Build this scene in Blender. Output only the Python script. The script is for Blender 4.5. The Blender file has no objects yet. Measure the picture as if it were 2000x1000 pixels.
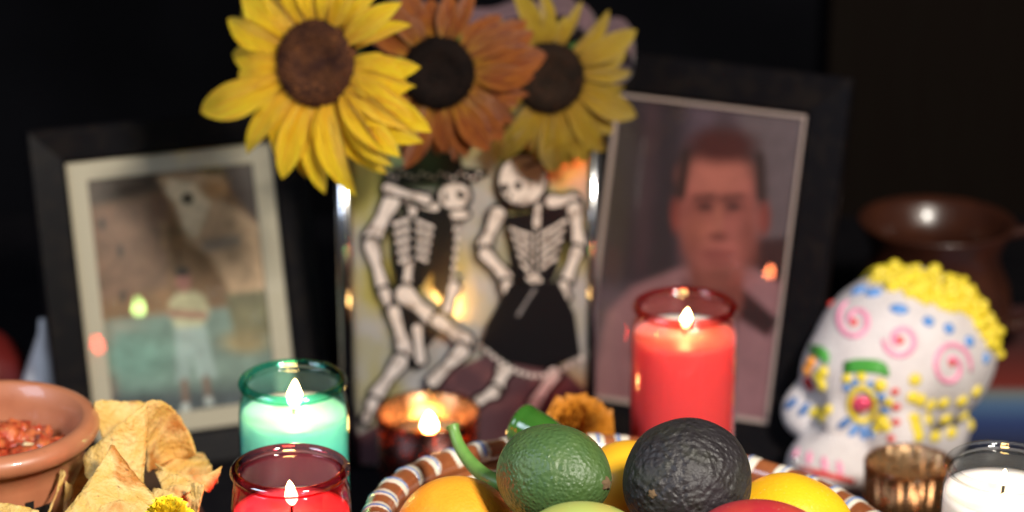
import bpy, bmesh, math, random
import numpy as np
from mathutils import Vector, Matrix, noise as mnoise
from mathutils.bvhtree import BVHTree
R = math.radians
SC = bpy.context.scene
COL = SC.collection
# ------------------------------------------------------------------ camera
PITCH = R(19.5); LENS = 85.0; FPX = 2000 * LENS / 36.0
CAM = Vector((0, 0, .755))
cd = bpy.data.cameras.new('camera'); co = bpy.data.objects.new('camera', cd); COL.objects.link(co)
co.location = CAM; co.rotation_euler = (math.pi / 2 - PITCH, 0, 0)
cd.lens = LENS; cd.sensor_width = 36; cd.clip_start = .01; cd.clip_end = 50
cd.dof.use_dof = True; cd.dof.focus_distance = 1.29; cd.dof.aperture_fstop = 4.5
SC.camera = co
# ------------------------------------------------------------------ world
W = bpy.data.worlds.new('World'); SC.world = W; W.use_nodes = True
W.node_tree.nodes['Background'].inputs[0].default_value = (.75, .85, 1, 1)
W.node_tree.nodes['Background'].inputs[1].default_value = .035
# ------------------------------------------------------------------ lamps (indoor still life)
def lamp(name, kind, loc, target, energy, color, size, spot=None):
    l = bpy.data.lights.new(name, kind); o = bpy.data.objects.new(name, l); COL.objects.link(o)
    o.location = loc; o.rotation_euler = (Vector(target) - Vector(loc)).to_track_quat('-Z', 'Y').to_euler()
    l.energy = energy; l.color = color
    if kind == 'AREA': l.size = size
    else: l.shadow_soft_size = size
    if spot: l.spot_size, l.spot_blend = R(spot[0]), spot[1]
    return o
lamp('key_lamp', 'AREA', (.62, .24, 1.22), (.02, 1.35, .15), 50, (1, .93, .82), .20)
lamp('window_lamp', 'AREA', (-1.15, .70, 1.0), (-.1, 1.4, .15), 13, (.70, .81, 1), .60)
# ------------------------------------------------------------------ render settings
SC.view_settings.view_transform = 'Standard'; SC.view_settings.look = 'None'
SC.view_settings.exposure = 0; SC.view_settings.gamma = 1
SC.render.engine = 'CYCLES'
cy = SC.cycles
cy.use_denoising = True; cy.max_bounces = 10; cy.transparent_max_bounces = 24; cy.transmission_bounces = 8
cy.caustics_refractive = False; cy.caustics_reflective = False
cy.sample_clamp_indirect = 4; cy.sample_clamp_direct = 0

# ------------------------------------------------------------------ pixel helpers (2000 x 1000 photograph)
UPV = Vector((0, math.sin(PITCH), math.cos(PITCH))); FWD = Vector((0, math.cos(PITCH), -math.sin(PITCH)))
def ray(px, py):
    return (Vector((1, 0, 0)) * ((px - 1000) / FPX) + UPV * ((500 - py) / FPX) + FWD).normalized()
def at(px, py, Y):
    d = ray(px, py); return CAM + d * (Y / d.y)
def onz(px, py, z):
    d = ray(px, py); return CAM + d * ((z - CAM.z) / d.z)
def onplane(px, py, p, n):
    d = ray(px, py); return CAM + d * ((Vector(p) - CAM).dot(n) / d.dot(n))

# ------------------------------------------------------------------ object helpers
ORG = {}
def thing(name, label, cat, loc=(0, 0, 0), group=None):
    o = bpy.data.objects.new(name, None); COL.objects.link(o); o.location = loc; o.empty_display_size = .02
    o['label'] = label; o['category'] = cat
    if group: o['group'] = group
    ORG[o.name] = Vector(loc); return o
def tag(o, label, cat, group=None):
    o['label'] = label; o['category'] = cat
    if group: o['group'] = group
    return o
def make_mesh(name, verts, faces, mat, smooth=True, colors=None):
    me = bpy.data.meshes.new(name); me.from_pydata([tuple(v) for v in verts], [], faces); me.materials.append(mat)
    if smooth: me.polygons.foreach_set('use_smooth', [True] * len(me.polygons))
    if colors is not None:
        a = me.color_attributes.new('Col', 'FLOAT_COLOR', 'POINT')
        a.data.foreach_set('color', np.asarray(colors, dtype=np.float32).ravel())
    me.update(); return me
def put(name, verts, faces, mat, parent=None, smooth=True, colors=None, origin=None, kind=None):
    """verts in world space; becomes one mesh object"""
    org = ORG[parent.name] if parent else (Vector(origin) if origin is not None else Vector((0, 0, 0)))
    V = np.array([tuple(v) for v in verts], dtype=float) - np.array(org)
    me = make_mesh(name, V, faces, mat, smooth, colors)
    o = bpy.data.objects.new(name, me); COL.objects.link(o)
    if parent: o.parent = parent
    else: o.location = org
    ORG[o.name] = org
    if kind: o['kind'] = kind
    return o
def inst(name, me, M, parent):
    o = bpy.data.objects.new(name, me); COL.objects.link(o); o.parent = parent
    o.matrix_local = Matrix.Translation(-ORG[parent.name]) @ M
    ORG[o.name] = ORG[parent.name]; return o

# ------------------------------------------------------------------ shapes: return (verts, faces)
def lathe(prof, n=64, c=(0, 0, 0), closed=False, ribs=None):
    V = []; F = []; m = len(prof); c = Vector(c)
    for i in range(n):
        a = 2 * math.pi * i / n
        for j, (r, z) in enumerate(prof):
            rr = r * (1 + (ribs(a, j) if ribs else 0))
            V.append(c + Vector((rr * math.cos(a), rr * math.sin(a), z)))
    mm = m if closed else m - 1
    for i in range(n):
        i2 = (i + 1) % n
        for j in range(mm):
            j2 = (j + 1) % m
            F.append((i * m + j, i2 * m + j, i2 * m + j2, i * m + j2))
    return V, F
def arc(cx, cz, r, a0, a1, n=8):
    return [(cx + r * math.cos(R(a0 + (a1 - a0) * k / n)), cz + r * math.sin(R(a0 + (a1 - a0) * k / n))) for k in range(n + 1)]
def tube(pts, rad, n=10, caps=True, flat=1.0, up=None):
    pts = [Vector(p) for p in pts]; V = []; F = []; m = len(pts)
    prev = None
    for k, p in enumerate(pts):
        t = (pts[min(k + 1, m - 1)] - pts[max(k - 1, 0)]).normalized()
        if up is not None:
            u_ = up[k] if isinstance(up, list) else up
            b = t.cross(u_).normalized()
        elif prev is None:
            b = t.cross(Vector((.3, .2, .9))).normalized()
        else:
            b = (prev - t * prev.dot(t)).normalized()
        prev = b; nn = b.cross(t)
        r = rad(k / (m - 1)) if callable(rad) else rad
        for i in range(n):
            a = 2 * math.pi * i / n
            V.append(p + b * (r * math.cos(a)) + nn * (r * flat * math.sin(a)))
    for k in range(m - 1):
        for i in range(n):
            i2 = (i + 1) % n
            F.append((k * n + i, k * n + i2, (k + 1) * n + i2, (k + 1) * n + i))
    if caps:
        F.append(tuple(range(n - 1, -1, -1))); F.append(tuple((m - 1) * n + i for i in range(n)))
    return V, F
def join(*parts):
    V = []; F = []
    for v, f in parts:
        k = len(V); V += list(v); F += [tuple(i + k for i in q) for q in f]
    return V, F
def box(c, s, M=None):
    V = [Vector((c[0] + s[0] * x / 2, c[1] + s[1] * y / 2, c[2] + s[2] * z / 2)) for x in (-1, 1) for y in (-1, 1) for z in (-1, 1)]
    if M: V = [M @ v for v in V]
    return V, [(0, 1, 3, 2), (4, 6, 7, 5), (0, 4, 5, 1), (2, 3, 7, 6), (0, 2, 6, 4), (1, 5, 7, 3)]
def prism(poly, a, b):
    """poly: list of 3D points on the back; a->b offset vector makes the thickness"""
    n = len(poly); off = Vector(b)
    V = [Vector(p) + Vector(a) for p in poly] + [Vector(p) + Vector(a) + off for p in poly]
    F = [tuple(range(n)), tuple(range(2 * n - 1, n - 1, -1))] + [(i, (i + 1) % n, n + (i + 1) % n, n + i)[::-1] for i in range(n)]
    return V, F
def sphere(nu=40, nv=24):
    V = [Vector((0, 0, 1))]; F = []
    for j in range(1, nv):
        th = math.pi * j / nv
        for i in range(nu):
            a = 2 * math.pi * i / nu
            V.append(Vector((math.sin(th) * math.cos(a), math.sin(th) * math.sin(a), math.cos(th))))
    V.append(Vector((0, 0, -1)))
    for i in range(nu):
        F.append((0, 1 + i, 1 + (i + 1) % nu))
        F.append((len(V) - 1, 1 + (nv - 2) * nu + (i + 1) % nu, 1 + (nv - 2) * nu + i))
    for j in range(nv - 2):
        for i in range(nu):
            a = 1 + j * nu + i; b = 1 + j * nu + (i + 1) % nu
            F.append((a, a + nu, b + nu, b))
    return V, F
def frame_to(axis, c, roll=0):
    """matrix whose local Z is axis"""
    z = Vector(axis).normalized(); x = Vector((0, 0, 1)).cross(z)
    if x.length < 1e-3: x = Vector((1, 0, 0))
    x.normalize(); y = z.cross(x)
    M = Matrix((x, y, z)).transposed().to_4x4()
    return Matrix.Translation(Vector(c)) @ M @ Matrix.Rotation(roll, 4, 'Z')
def fruit(c, axis, r, h, taper=0, tip=0, lump=.015, seed=0, nu=64, nv=40, point=0):
    M = frame_to(axis, c); V, F = sphere(nu, nv); out = []
    for v in V:
        z = v.z
        rr = r * (1 - taper * z) * (1 + lump * mnoise.noise(v * 1.7 + Vector((seed, 0, 0))))
        zz = z * h
        if point: zz += point * max(0, z - .8) ** 2 * 25 * h * .16
        if tip: zz -= tip * math.exp(-((1 - z) / .03)) * h
        out.append(M @ Vector((v.x * rr, v.y * rr, zz)))
    return out, F

# ------------------------------------------------------------------ materials
def nodes(m):
    m.use_nodes = True; nt = m.node_tree; return nt, nt.nodes, nt.links
def pmat(name, col, rough=.5, metal=0, n1=None, n2=None, bump=None, bump2=None, coat=0, sss=None, spec=None, sheen=0, vor=None, grad=None, rnoise=None):
    """n1/n2: (scale, colour, lo, hi[, stretch xyz]) noise layers; bump: (scale, strength, dist, type); grad: (axis, [(pos,col)...], lo, hi)"""
    m = bpy.data.materials.new(name); nt, N, L = nodes(m); b = N['Principled BSDF']
    tc = N.new('ShaderNodeTexCoord')
    def coord(st):
        if not st: return tc.outputs['Object']
        mp = N.new('ShaderNodeMapping'); mp.inputs['Scale'].default_value = st; L.new(tc.outputs['Object'], mp.inputs[0]); return mp.outputs[0]
    rgb = N.new('ShaderNodeRGB'); rgb.outputs[0].default_value = (*col, 1); cur = rgb.outputs[0]
    if grad:
        ax, stops, lo, hi = grad
        sx = N.new('ShaderNodeSeparateXYZ'); L.new(tc.outputs['Object'], sx.inputs[0])
        mr = N.new('ShaderNodeMapRange'); mr.inputs['From Min'].default_value = lo; mr.inputs['From Max'].default_value = hi
        L.new(sx.outputs[ax], mr.inputs[0]); cr = N.new('ShaderNodeValToRGB'); L.new(mr.outputs[0], cr.inputs[0])
        e = cr.color_ramp.elements
        while len(e) < len(stops): e.new(.5)
        for k, (p, c) in enumerate(stops): e[k].position = p; e[k].color = (*c, 1)
        cur = cr.outputs[0]
    for nn in (n1, n2):
        if not nn: continue
        t = N.new('ShaderNodeTexNoise'); t.inputs['Scale'].default_value = nn[0]; t.inputs['Detail'].default_value = 4
        L.new(coord(nn[4] if len(nn) > 4 else None), t.inputs['Vector'])
        mr = N.new('ShaderNodeMapRange'); mr.inputs['From Min'].default_value = nn[2]; mr.inputs['From Max'].default_value = nn[3]
        L.new(t.outputs['Fac'], mr.inputs[0])
        mx = N.new('ShaderNodeMix'); mx.data_type = 'RGBA'; L.new(mr.outputs[0], mx.inputs[0]); L.new(cur, mx.inputs[6]); mx.inputs[7].default_value = (*nn[1], 1)
        cur = mx.outputs[2]
    L.new(cur, b.inputs['Base Color'])
    b.inputs['Roughness'].default_value = rough; b.inputs['Metallic'].default_value = metal
    if rnoise:
        t = N.new('ShaderNodeTexNoise'); t.inputs['Scale'].default_value = rnoise[0]; L.new(tc.outputs['Object'], t.inputs['Vector'])
        mr = N.new('ShaderNodeMapRange'); mr.inputs['To Min'].default_value = rnoise[1]; mr.inputs['To Max'].default_value = rnoise[2]
        mr.inputs['From Min'].default_value = .3; mr.inputs['From Max'].default_value = .7
        L.new(t.outputs['Fac'], mr.inputs[0]); L.new(mr.outputs[0], b.inputs['Roughness'])
    if spec is not None: b.inputs['Specular IOR Level'].default_value = spec
    b.inputs['Coat Weight'].default_value = coat; b.inputs['Coat Roughness'].default_value = .08
    if sheen: b.inputs['Sheen Weight'].default_value = sheen
    if sss: b.inputs['Subsurface Weight'].default_value = sss[0]; b.inputs['Subsurface Radius'].default_value = sss[1]; b.inputs['Subsurface Scale'].default_value = sss[2]
    prev = None
    for bp in (bump, bump2):
        if not bp: continue
        if bp[3] == 'V':
            t = N.new('ShaderNodeTexVoronoi'); t.feature = 'SMOOTH_F1'; out = t.outputs['Distance']
        else:
            t = N.new('ShaderNodeTexNoise'); t.inputs['Detail'].default_value = 5; out = t.outputs['Fac']
        t.inputs['Scale'].default_value = bp[0]; L.new(coord(bp[4] if len(bp) > 4 else None), t.inputs['Vector'])
        bn = N.new('ShaderNodeBump'); bn.inputs['Strength'].default_value = bp[1]; bn.inputs['Distance'].default_value = bp[2]
        L.new(out, bn.inputs['Height'])
        if bp[3] == 'V': bn.invert = True
        if prev: L.new(prev, bn.inputs['Normal'])
        prev = bn.outputs[0]
    if prev: L.new(prev, b.inputs['Normal'])
    return m
def glass_wall(name, tint, rough=.02, base=.035):
    """thin tinted container glass: fresnel gloss over tinted see-through"""
    m = bpy.data.materials.new(name); nt, N, L = nodes(m); N.remove(N['Principled BSDF'])
    t = N.new('ShaderNodeBsdfTransparent'); t.inputs[0].default_value = (*tint, 1)
    g = N.new('ShaderNodeBsdfGlossy'); g.inputs['Roughness'].default_value = rough
    fr = N.new('ShaderNodeLayerWeight'); fr.inputs[0].default_value = .5
    pw = N.new('ShaderNodeMath'); pw.operation = 'POWER'; pw.inputs[1].default_value = 5; L.new(fr.outputs['Facing'], pw.inputs[0])
    sc_ = N.new('ShaderNodeMath'); sc_.operation = 'MULTIPLY_ADD'; sc_.inputs[1].default_value = .75; sc_.inputs[2].default_value = base; L.new(pw.outputs[0], sc_.inputs[0])
    mx = N.new('ShaderNodeMixShader'); L.new(sc_.outputs[0], mx.inputs[0]); L.new(t.outputs[0], mx.inputs[1]); L.new(g.outputs[0], mx.inputs[2])
    L.new(mx.outputs[0], N['Material Output'].inputs[0]); return m
def glass_solid(name, tint):
    m = bpy.data.materials.new(name); nt, N, L = nodes(m); N.remove(N['Principled BSDF'])
    g = N.new('ShaderNodeBsdfGlass'); g.inputs['Color'].default_value = (*tint, 1); g.inputs['Roughness'].default_value = .01; g.inputs['IOR'].default_value = 1.48
    L.new(g.outputs[0], N['Material Output'].inputs[0]); return m
def emit(name, col, s):
    m = bpy.data.materials.new(name); nt, N, L = nodes(m); N.remove(N['Principled BSDF'])
    e = N.new('ShaderNodeEmission'); e.inputs[0].default_value = (*col, 1); e.inputs[1].default_value = s
    L.new(e.outputs[0], N['Material Output'].inputs[0]); return m
def mercury_glass(name, tint, cover, scale, lo=.54):
    m = bpy.data.materials.new(name); nt, N, L = nodes(m); b = N['Principled BSDF']
    b.inputs['Base Color'].default_value = (*cover, 1); b.inputs['Metallic'].default_value = .85; b.inputs['Roughness'].default_value = .22
    tc = N.new('ShaderNodeTexCoord'); no = N.new('ShaderNodeTexNoise'); no.inputs['Scale'].default_value = scale; no.inputs['Detail'].default_value = 6; no.inputs['Roughness'].default_value = .65
    L.new(tc.outputs['Object'], no.inputs['Vector'])
    mr = N.new('ShaderNodeMapRange'); mr.inputs['From Min'].default_value = lo; mr.inputs['From Max'].default_value = lo + .1; L.new(no.outputs['Fac'], mr.inputs[0])
    t = N.new('ShaderNodeBsdfTransparent'); t.inputs[0].default_value = (*tint, 1)
    tl = N.new('ShaderNodeBsdfTranslucent'); tl.inputs[0].default_value = (*tint, 1)
    m1 = N.new('ShaderNodeMixShader'); m1.inputs[0].default_value = .5; L.new(t.outputs[0], m1.inputs[1]); L.new(tl.outputs[0], m1.inputs[2])
    mx = N.new('ShaderNodeMixShader'); L.new(mr.outputs[0], mx.inputs[0]); L.new(b.outputs[0], mx.inputs[1]); L.new(m1.outputs[0], mx.inputs[2])
    bn = N.new('ShaderNodeBump'); bn.inputs['Strength'].default_value = .4; bn.inputs['Distance'].default_value = .001; L.new(no.outputs['Fac'], bn.inputs['Height']); L.new(bn.outputs[0], b.inputs['Normal'])
    L.new(mx.outputs[0], N['Material Output'].inputs[0]); return m
def print_mat(name, rough=.35):
    m = bpy.data.materials.new(name); nt, N, L = nodes(m); b = N['Principled BSDF']
    a = N.new('ShaderNodeVertexColor'); a.layer_name = 'Col'; L.new(a.outputs[0], b.inputs['Base Color'])
    b.inputs['Roughness'].default_value = rough; return m
def s2l(r, g, b):
    f = lambda c: (c / 255 / 12.92) if c / 255 <= .04045 else ((c / 255 + .055) / 1.055) ** 2.4
    return (f(r), f(g), f(b))

# ================================================================== SETTING
m_wall = pmat('dark_wall', (.0035, .0035, .0045), .9, spec=.02, n1=(3, (.0015, .0015, .002), .4, .65), n2=(260, (.007, .006, .006), .62, .8), bump=(300, .4, .002, 'N'))
m_wood = pmat('dark_brown_panel', (.0055, .0037, .0026), .75, spec=.03, n1=(20, (.005, .003, .0022), .4, .7, (6, 1, .4)), bump=(150, .3, .001, 'N', (4, 1, .2)))
m_table = pmat('dark_cloth', (.005, .0045, .006), .95, spec=.04, n1=(40, (.008, .007, .008), .4, .7), bump=(900, .5, .0006, 'N'))
def sheet(name, x0, x1, y0, y1, z, m):
    o = put(name, [(x0, y0, z), (x1, y0, z), (x1, y1, z), (x0, y1, z)], [(0, 1, 2, 3)], m, smooth=False); o['kind'] = 'structure'; return o
sheet('table_top', -1.6, 1.6, .45, 2.25, 0, m_table)
w = put('wall', [(-2, 2.3, -.2), (2, 2.3, -.2), (2, 2.3, 1.6), (-2, 2.3, 1.6)], [(0, 1, 2, 3)], m_wall, smooth=False); w['kind'] = 'structure'
V, F = box((at(1620, 100, 2.26).x + .5, 2.27, .6), (1.0, .02, 1.6))
o = put('wall_panel', V, F, m_wood, smooth=False); o['kind'] = 'structure'

# ---- striped woven blanket at the back right
m_ser = pmat('striped_weave', (.1, .1, .1), .95, grad=('Y', [(0, s2l(20, 24, 52)), (.22, s2l(34, 54, 104)), (.36, s2l(70, 100, 136)), (.46, s2l(110, 118, 116)), (.52, s2l(112, 28, 16)), (.75, s2l(90, 22, 14)), (1, s2l(60, 20, 18))], 0, .22), bump=(700, .6, .001, 'N', (1, .2, 1)))
V = []; F = []; nx, ny = 40, 18; x0, x1, y0, y1 = .26, .95, 1.685, 1.985
for j in range(ny + 1):
    for i in range(nx + 1):
        x = x0 + (x1 - x0) * i / nx; y = y0 + (y1 - y0) * j / ny
        V.append((x, y, .006 + .004 * mnoise.noise(Vector((x * 9, y * 9, 0)))))
for j in range(ny):
    for i in range(nx):
        a = j * (nx + 1) + i; F.append((a, a + 1, a + nx + 2, a + nx + 1))
k = len(V); V += [(v[0], v[1], v[2] - .003) for v in V[:k]]; F += [tuple(i + k for i in q[::-1]) for q in F[:]]
tag(put('striped_blanket', V, F, m_ser, origin=(.26, 1.685, 0)), 'striped blue, grey and red woven blanket lying behind the sugar skull', 'blanket')

# ================================================================== TIN VASE WITH SKELETON COUPLE
YV = 1.66
m_tin = pmat('brushed_tin', (.86, .80, .76), .23, .66, n1=(13, (.78, .66, .20), .40, .56), bump=(45, .22, .002, 'N'), bump2=(600, .15, .0004, 'N', (1, 1, .08)))  # brassy blotches in the colour stand in for warm reflected glow
m_tin_edge = pmat('polished_tin_edge', (.7, .7, .72), .16, 1.0, bump=(50, .1, .001, 'N'))
m_black = pmat('black_paint', (.006, .005, .006), .32, bump=(400, .2, .0005, 'N'))
m_bone = pmat('cream_paint', (.60, .50, .44), .5, n1=(130, (.30, .23, .19), .52, .66), bump=(300, .3, .0006, 'N'))
m_plum = pmat('plum_paint', (.07, .03, .035), .45, n1=(60, (.13, .05, .05), .45, .7))
m_grey = pmat('grey_paint', (.16, .14, .14), .5)
xl = at(668, 600, YV).x; xr = at(1163, 600, YV).x; xm = (xl + xr) / 2; wv = xr - xl
vase = thing('tin_vase', 'rectangular tin vase painted with a dancing skeleton couple, holding the sunflowers', 'vase', (xm, YV + .05, 0))
V = []; F = []
for i in range(41):
    x = xl + .002 + (wv - .004) * i / 40; yb = YV - .009 * (1 - ((x - xm) / (wv / 2)) ** 2)
    V += [(x, yb, .002), (x, yb, .27), (x, yb + .003, .27), (x, yb + .003, .002)]
for i in range(40):
    a = i * 4
    for j in range(4): F.append((a + j, a + 4 + j, a + 4 + (j + 1) % 4, a + (j + 1) % 4))
F += [(0, 1, 2, 3), (160 + 3, 160 + 2, 160 + 1, 160)]
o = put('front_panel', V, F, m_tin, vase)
for e_ in o.data.edges:
    va, vb = e_.vertices
    if va // 4 == vb // 4 or True: e_.use_edge_sharp = (va % 4) == (vb % 4)
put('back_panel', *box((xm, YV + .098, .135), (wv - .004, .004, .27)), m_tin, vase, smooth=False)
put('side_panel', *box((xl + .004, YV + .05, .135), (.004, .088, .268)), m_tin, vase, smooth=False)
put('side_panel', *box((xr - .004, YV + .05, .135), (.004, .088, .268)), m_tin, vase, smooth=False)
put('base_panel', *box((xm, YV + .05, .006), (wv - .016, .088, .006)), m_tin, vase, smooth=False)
for x in (xl + .004, xr - .003):
    put('corner_roll', *tube([(x, YV - .002, .0), (x, YV - .002, .136), (x, YV - .002, .272)], .0062 if x < xm else .004, 14), m_tin_edge, vase)
put('rim_roll', *tube([(xl + wv * k / 12, YV - .009 * (1 - (k / 6 - 1) ** 2), .271) for k in range(13)], .004, 12), m_tin_edge, vase)
def bow(x): return -.014 * (1 - ((x - xm) / (wv / 2)) ** 2)
def pv(px, py):
    p = at(px, py, YV); return at(px, py, YV + bow(p.x))
def capsule(p, q, w0, w1=None, n=7, wob=0, seed=0):
    w1 = w0 if w1 is None else w1; rnd = random.Random(seed)
    a = math.atan2(q[1] - p[1], q[0] - p[0]); pts = []
    for k in range(n + 1):
        t = a + math.pi / 2 + math.pi * k / n; pts.append((p[0] + w0 * math.cos(t), p[1] + w0 * math.sin(t)))
    mx, my = (p[0] + q[0]) / 2, (p[1] + q[1]) / 2; wm = min(w0, w1) * .74
    pts.append((mx + wm * math.cos(a - math.pi / 2), my + wm * math.sin(a - math.pi / 2)))
    for k in range(n + 1):
        t = a - math.pi / 2 + math.pi * k / n; pts.append((q[0] + w1 * math.cos(t), q[1] + w1 * math.sin(t)))
    pts.append((mx + wm * math.cos(a + math.pi / 2), my + wm * math.sin(a + math.pi / 2)))
    return pts
def ell(c, rx, ry, rot=0, n=20):
    out = []
    for k in range(n):
        a = 2 * math.pi * k / n; x, y = rx * math.cos(a), ry * math.sin(a)
        out.append((c[0] + x * math.cos(rot) - y * math.sin(rot), c[1] + x * math.sin(rot) + y * math.cos(rot)))
    return out
LAYER = [0]
def relief(name, poly, m, layer, par, th=.0005):
    LAYER[0] += 1
    base = -.0002 - layer * .0006 - (LAYER[0] % 7) * 1e-6
    bm = bmesh.new(); bm.faces.new([bm.verts.new((p[0], p[1], 0)) for p in poly])
    xs = [p[0] for p in poly]; x = min(xs) + 16
    while x < max(xs) - 4:      # cut into strips so that the paint follows the bowed tin
        bmesh.ops.bisect_plane(bm, geom=bm.verts[:] + bm.edges[:] + bm.faces[:], plane_co=(x, 0, 0), plane_no=(1, 0, 0)); x += 16
    bm.verts.index_update()
    P = [pv(v.co.x, v.co.y) for v in bm.verts]; k = len(P); Ff = [tuple(v.index for v in f.verts) for f in bm.faces]
    bd = [(e.link_faces[0], e) for e in bm.edges if len(e.link_faces) == 1]
    V = [p + Vector((0, base - th, 0)) for p in P] + [p + Vector((0, base, 0)) for p in P]
    F = Ff + [(e.verts[0].index, e.verts[1].index, e.verts[1].index + k, e.verts[0].index + k) for f, e in bd]; bm.free()
    return put(name, V, F, m, par, smooth=False)
def grown(c): return [(c[0], c[1], c[2] + 6.5, (c[3] if len(c) > 3 else c[2]) + 6.5)]
# dark ground under the dancers
relief('painted_ground', [(700, 905), (1155, 905), (1155, 775), (1080, 700), (960, 690), (900, 715), (820, 760), (735, 830), (700, 850)], m_plum, 0, vase)
def figure(bones, extra_dark):
    for poly in extra_dark: relief('painted_shadow', poly, m_black, 1, vase)
    for ib, b in enumerate(bones):
        p, q, w0 = b[0], b[1], b[2]; w1 = b[3] if len(b) > 3 else w0
        relief('bone_outline', capsule(p, q, w0 + 7.5, w1 + 7.5), m_black, 1.8 + ib * .06, vase)
        relief('painted_bone', capsule(p, q, w0, w1), m_bone, 1.83 + ib * .06, vase)
man = [((765, 392), (728, 462), 16), ((726, 478), (748, 560), 14, 11), ((752, 572), (762, 606), 11, 7),
       ((800, 396), (850, 402), 9), ((806, 408), (801, 470), 8, 5), ((800, 508), (795, 552), 9),
       ((792, 574), (846, 622), 19, 14), ((856, 626), (908, 664), 13, 14), ((902, 684), (846, 742), 14, 11),
       ((770, 606), (792, 684), 11, 15), ((782, 704), (736, 768), 14, 12), ((728, 786), (716, 816), 11, 8),
       ((886, 560), (874, 602), 11, 8), ((758, 366), (834, 388), 10, 8), ((815, 640), (822, 700), 9)]
for i in range(5):
    man.append(((772 + i * 3, 436 + i * 18), (796, 428 + i * 18), 5)); man.append(((816, 430 + i * 17), (844 - i * 3, 442 + i * 16), 4.2))
figure(man, [[(852, 392), (884, 402), (893, 470), (888, 530), (868, 588), (846, 560), (842, 480)],
             [(768, 420), (850, 410), (850, 520), (825, 560), (775, 560), (765, 500)], [(770, 575), (850, 600), (858, 650), (800, 720), (770, 650)]])
relief('skull_outline', ell((888, 380), 37, 33), m_black, 4.0, vase); relief('painted_skull', ell((888, 380), 30, 26), m_bone, 4.15, vase)
relief('skull_outline', ell((898, 415), 25, 15), m_black, 4.05, vase); relief('painted_jaw', ell((898, 416), 19, 9), m_bone, 4.2, vase)
for c, rx, ry in [((900, 378), 8, 8), ((915, 392), 5, 5), ((870, 382), 4, 10)]: relief('painted_socket', ell(c, rx, ry), m_black, 4.4, vase)
for k in range(6): relief('painted_tooth_gap', ell((884 + k * 6, 406), 1.5, 5), m_black, 4.4, vase)
relief('hat_brim', ell((848, 340), 106, 17, -.03), m_black, 4.7, vase)
relief('hat_crown', [(786, 334), (796, 296), (824, 280), (872, 280), (896, 298), (906, 332)], m_black, 4.85, vase)
for k in range(15): relief('hat_dot', ell((762 + k * 12.4, 340 + 5 * math.sin(k * 2.1)), 3.8, 3.2), m_bone, 5.6, vase)
for k in range(10): relief('jacket_dot', ell((892 - 2 * abs(k - 3), 408 + k * 19), 4.5, 5.5), m_bone, 3.0, vase)
lady = [((1078, 392), (1118, 392), 12, 14), ((1122, 408), (1131, 474), 14, 12), ((1126, 490), (1106, 545), 11), ((1098, 560), (1102, 578), 13, 10),
        ((972, 418), (946, 476), 15, 12), ((948, 494), (988, 538), 12), ((990, 556), (990, 590), 11, 8),
        ((1046, 440), (1040, 520), 8), ((1040, 538), (1046, 548), 13), ((984, 722), (972, 752), 14, 12), ((964, 764), (936, 780), 12, 9),
        ((1082, 728), (1044, 786), 13, 11), ((1054, 356), (1048, 436), 12, 7)]
for i in range(5):
    lady.append(((1000 + i * 5, 446 + i * 17), (1032, 458 + i * 17), 4.4)); lady.append(((1058, 456 + i * 16), (1104 - i * 5, 430 + i * 18), 4.4))
figure(lady, [[(990, 420), (1112, 405), (1108, 470), (1080, 548), (1010, 548), (996, 480)]])
relief('skull_outline', ell((1020, 352), 52, 56, .1), m_black, 4.0, vase); relief('painted_skull', ell((1020, 350), 45, 48, .1), m_bone, 4.15, vase)
for c, rx, ry in [((986, 364), 9, 8), ((1012, 360), 8, 8), ((996, 380), 4, 5)]: relief('painted_socket', ell(c, rx, ry), m_black, 4.4, vase)
for k in range(6): relief('painted_tooth_gap', ell((986 + k * 6, 396 - abs(k - 2)), 1.5, 5), m_black, 4.4, vase)
relief('painted_curl', ell((1040, 318), 4, 22, 1.2), m_black, 4.4, vase)
relief('painted_skirt', [(996, 552), (1090, 548), (1122, 610), (1134, 690), (1098, 706), (1060, 716), (985, 702), (940, 668), (952, 628), (975, 590)], m_black, 3.6, vase)
relief('skirt_sash', capsule((1044, 562), (1012, 612), 3.2), m_grey, 4.4, vase)
for k in range(17):
    t = k / 16; relief('skirt_frill', ell((940 + 196 * t, 674 + 46 * math.sin(t * 3.1) ** 1 - 0 + 22 * t), 5, 5), m_bone, 3.0, vase)

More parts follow.
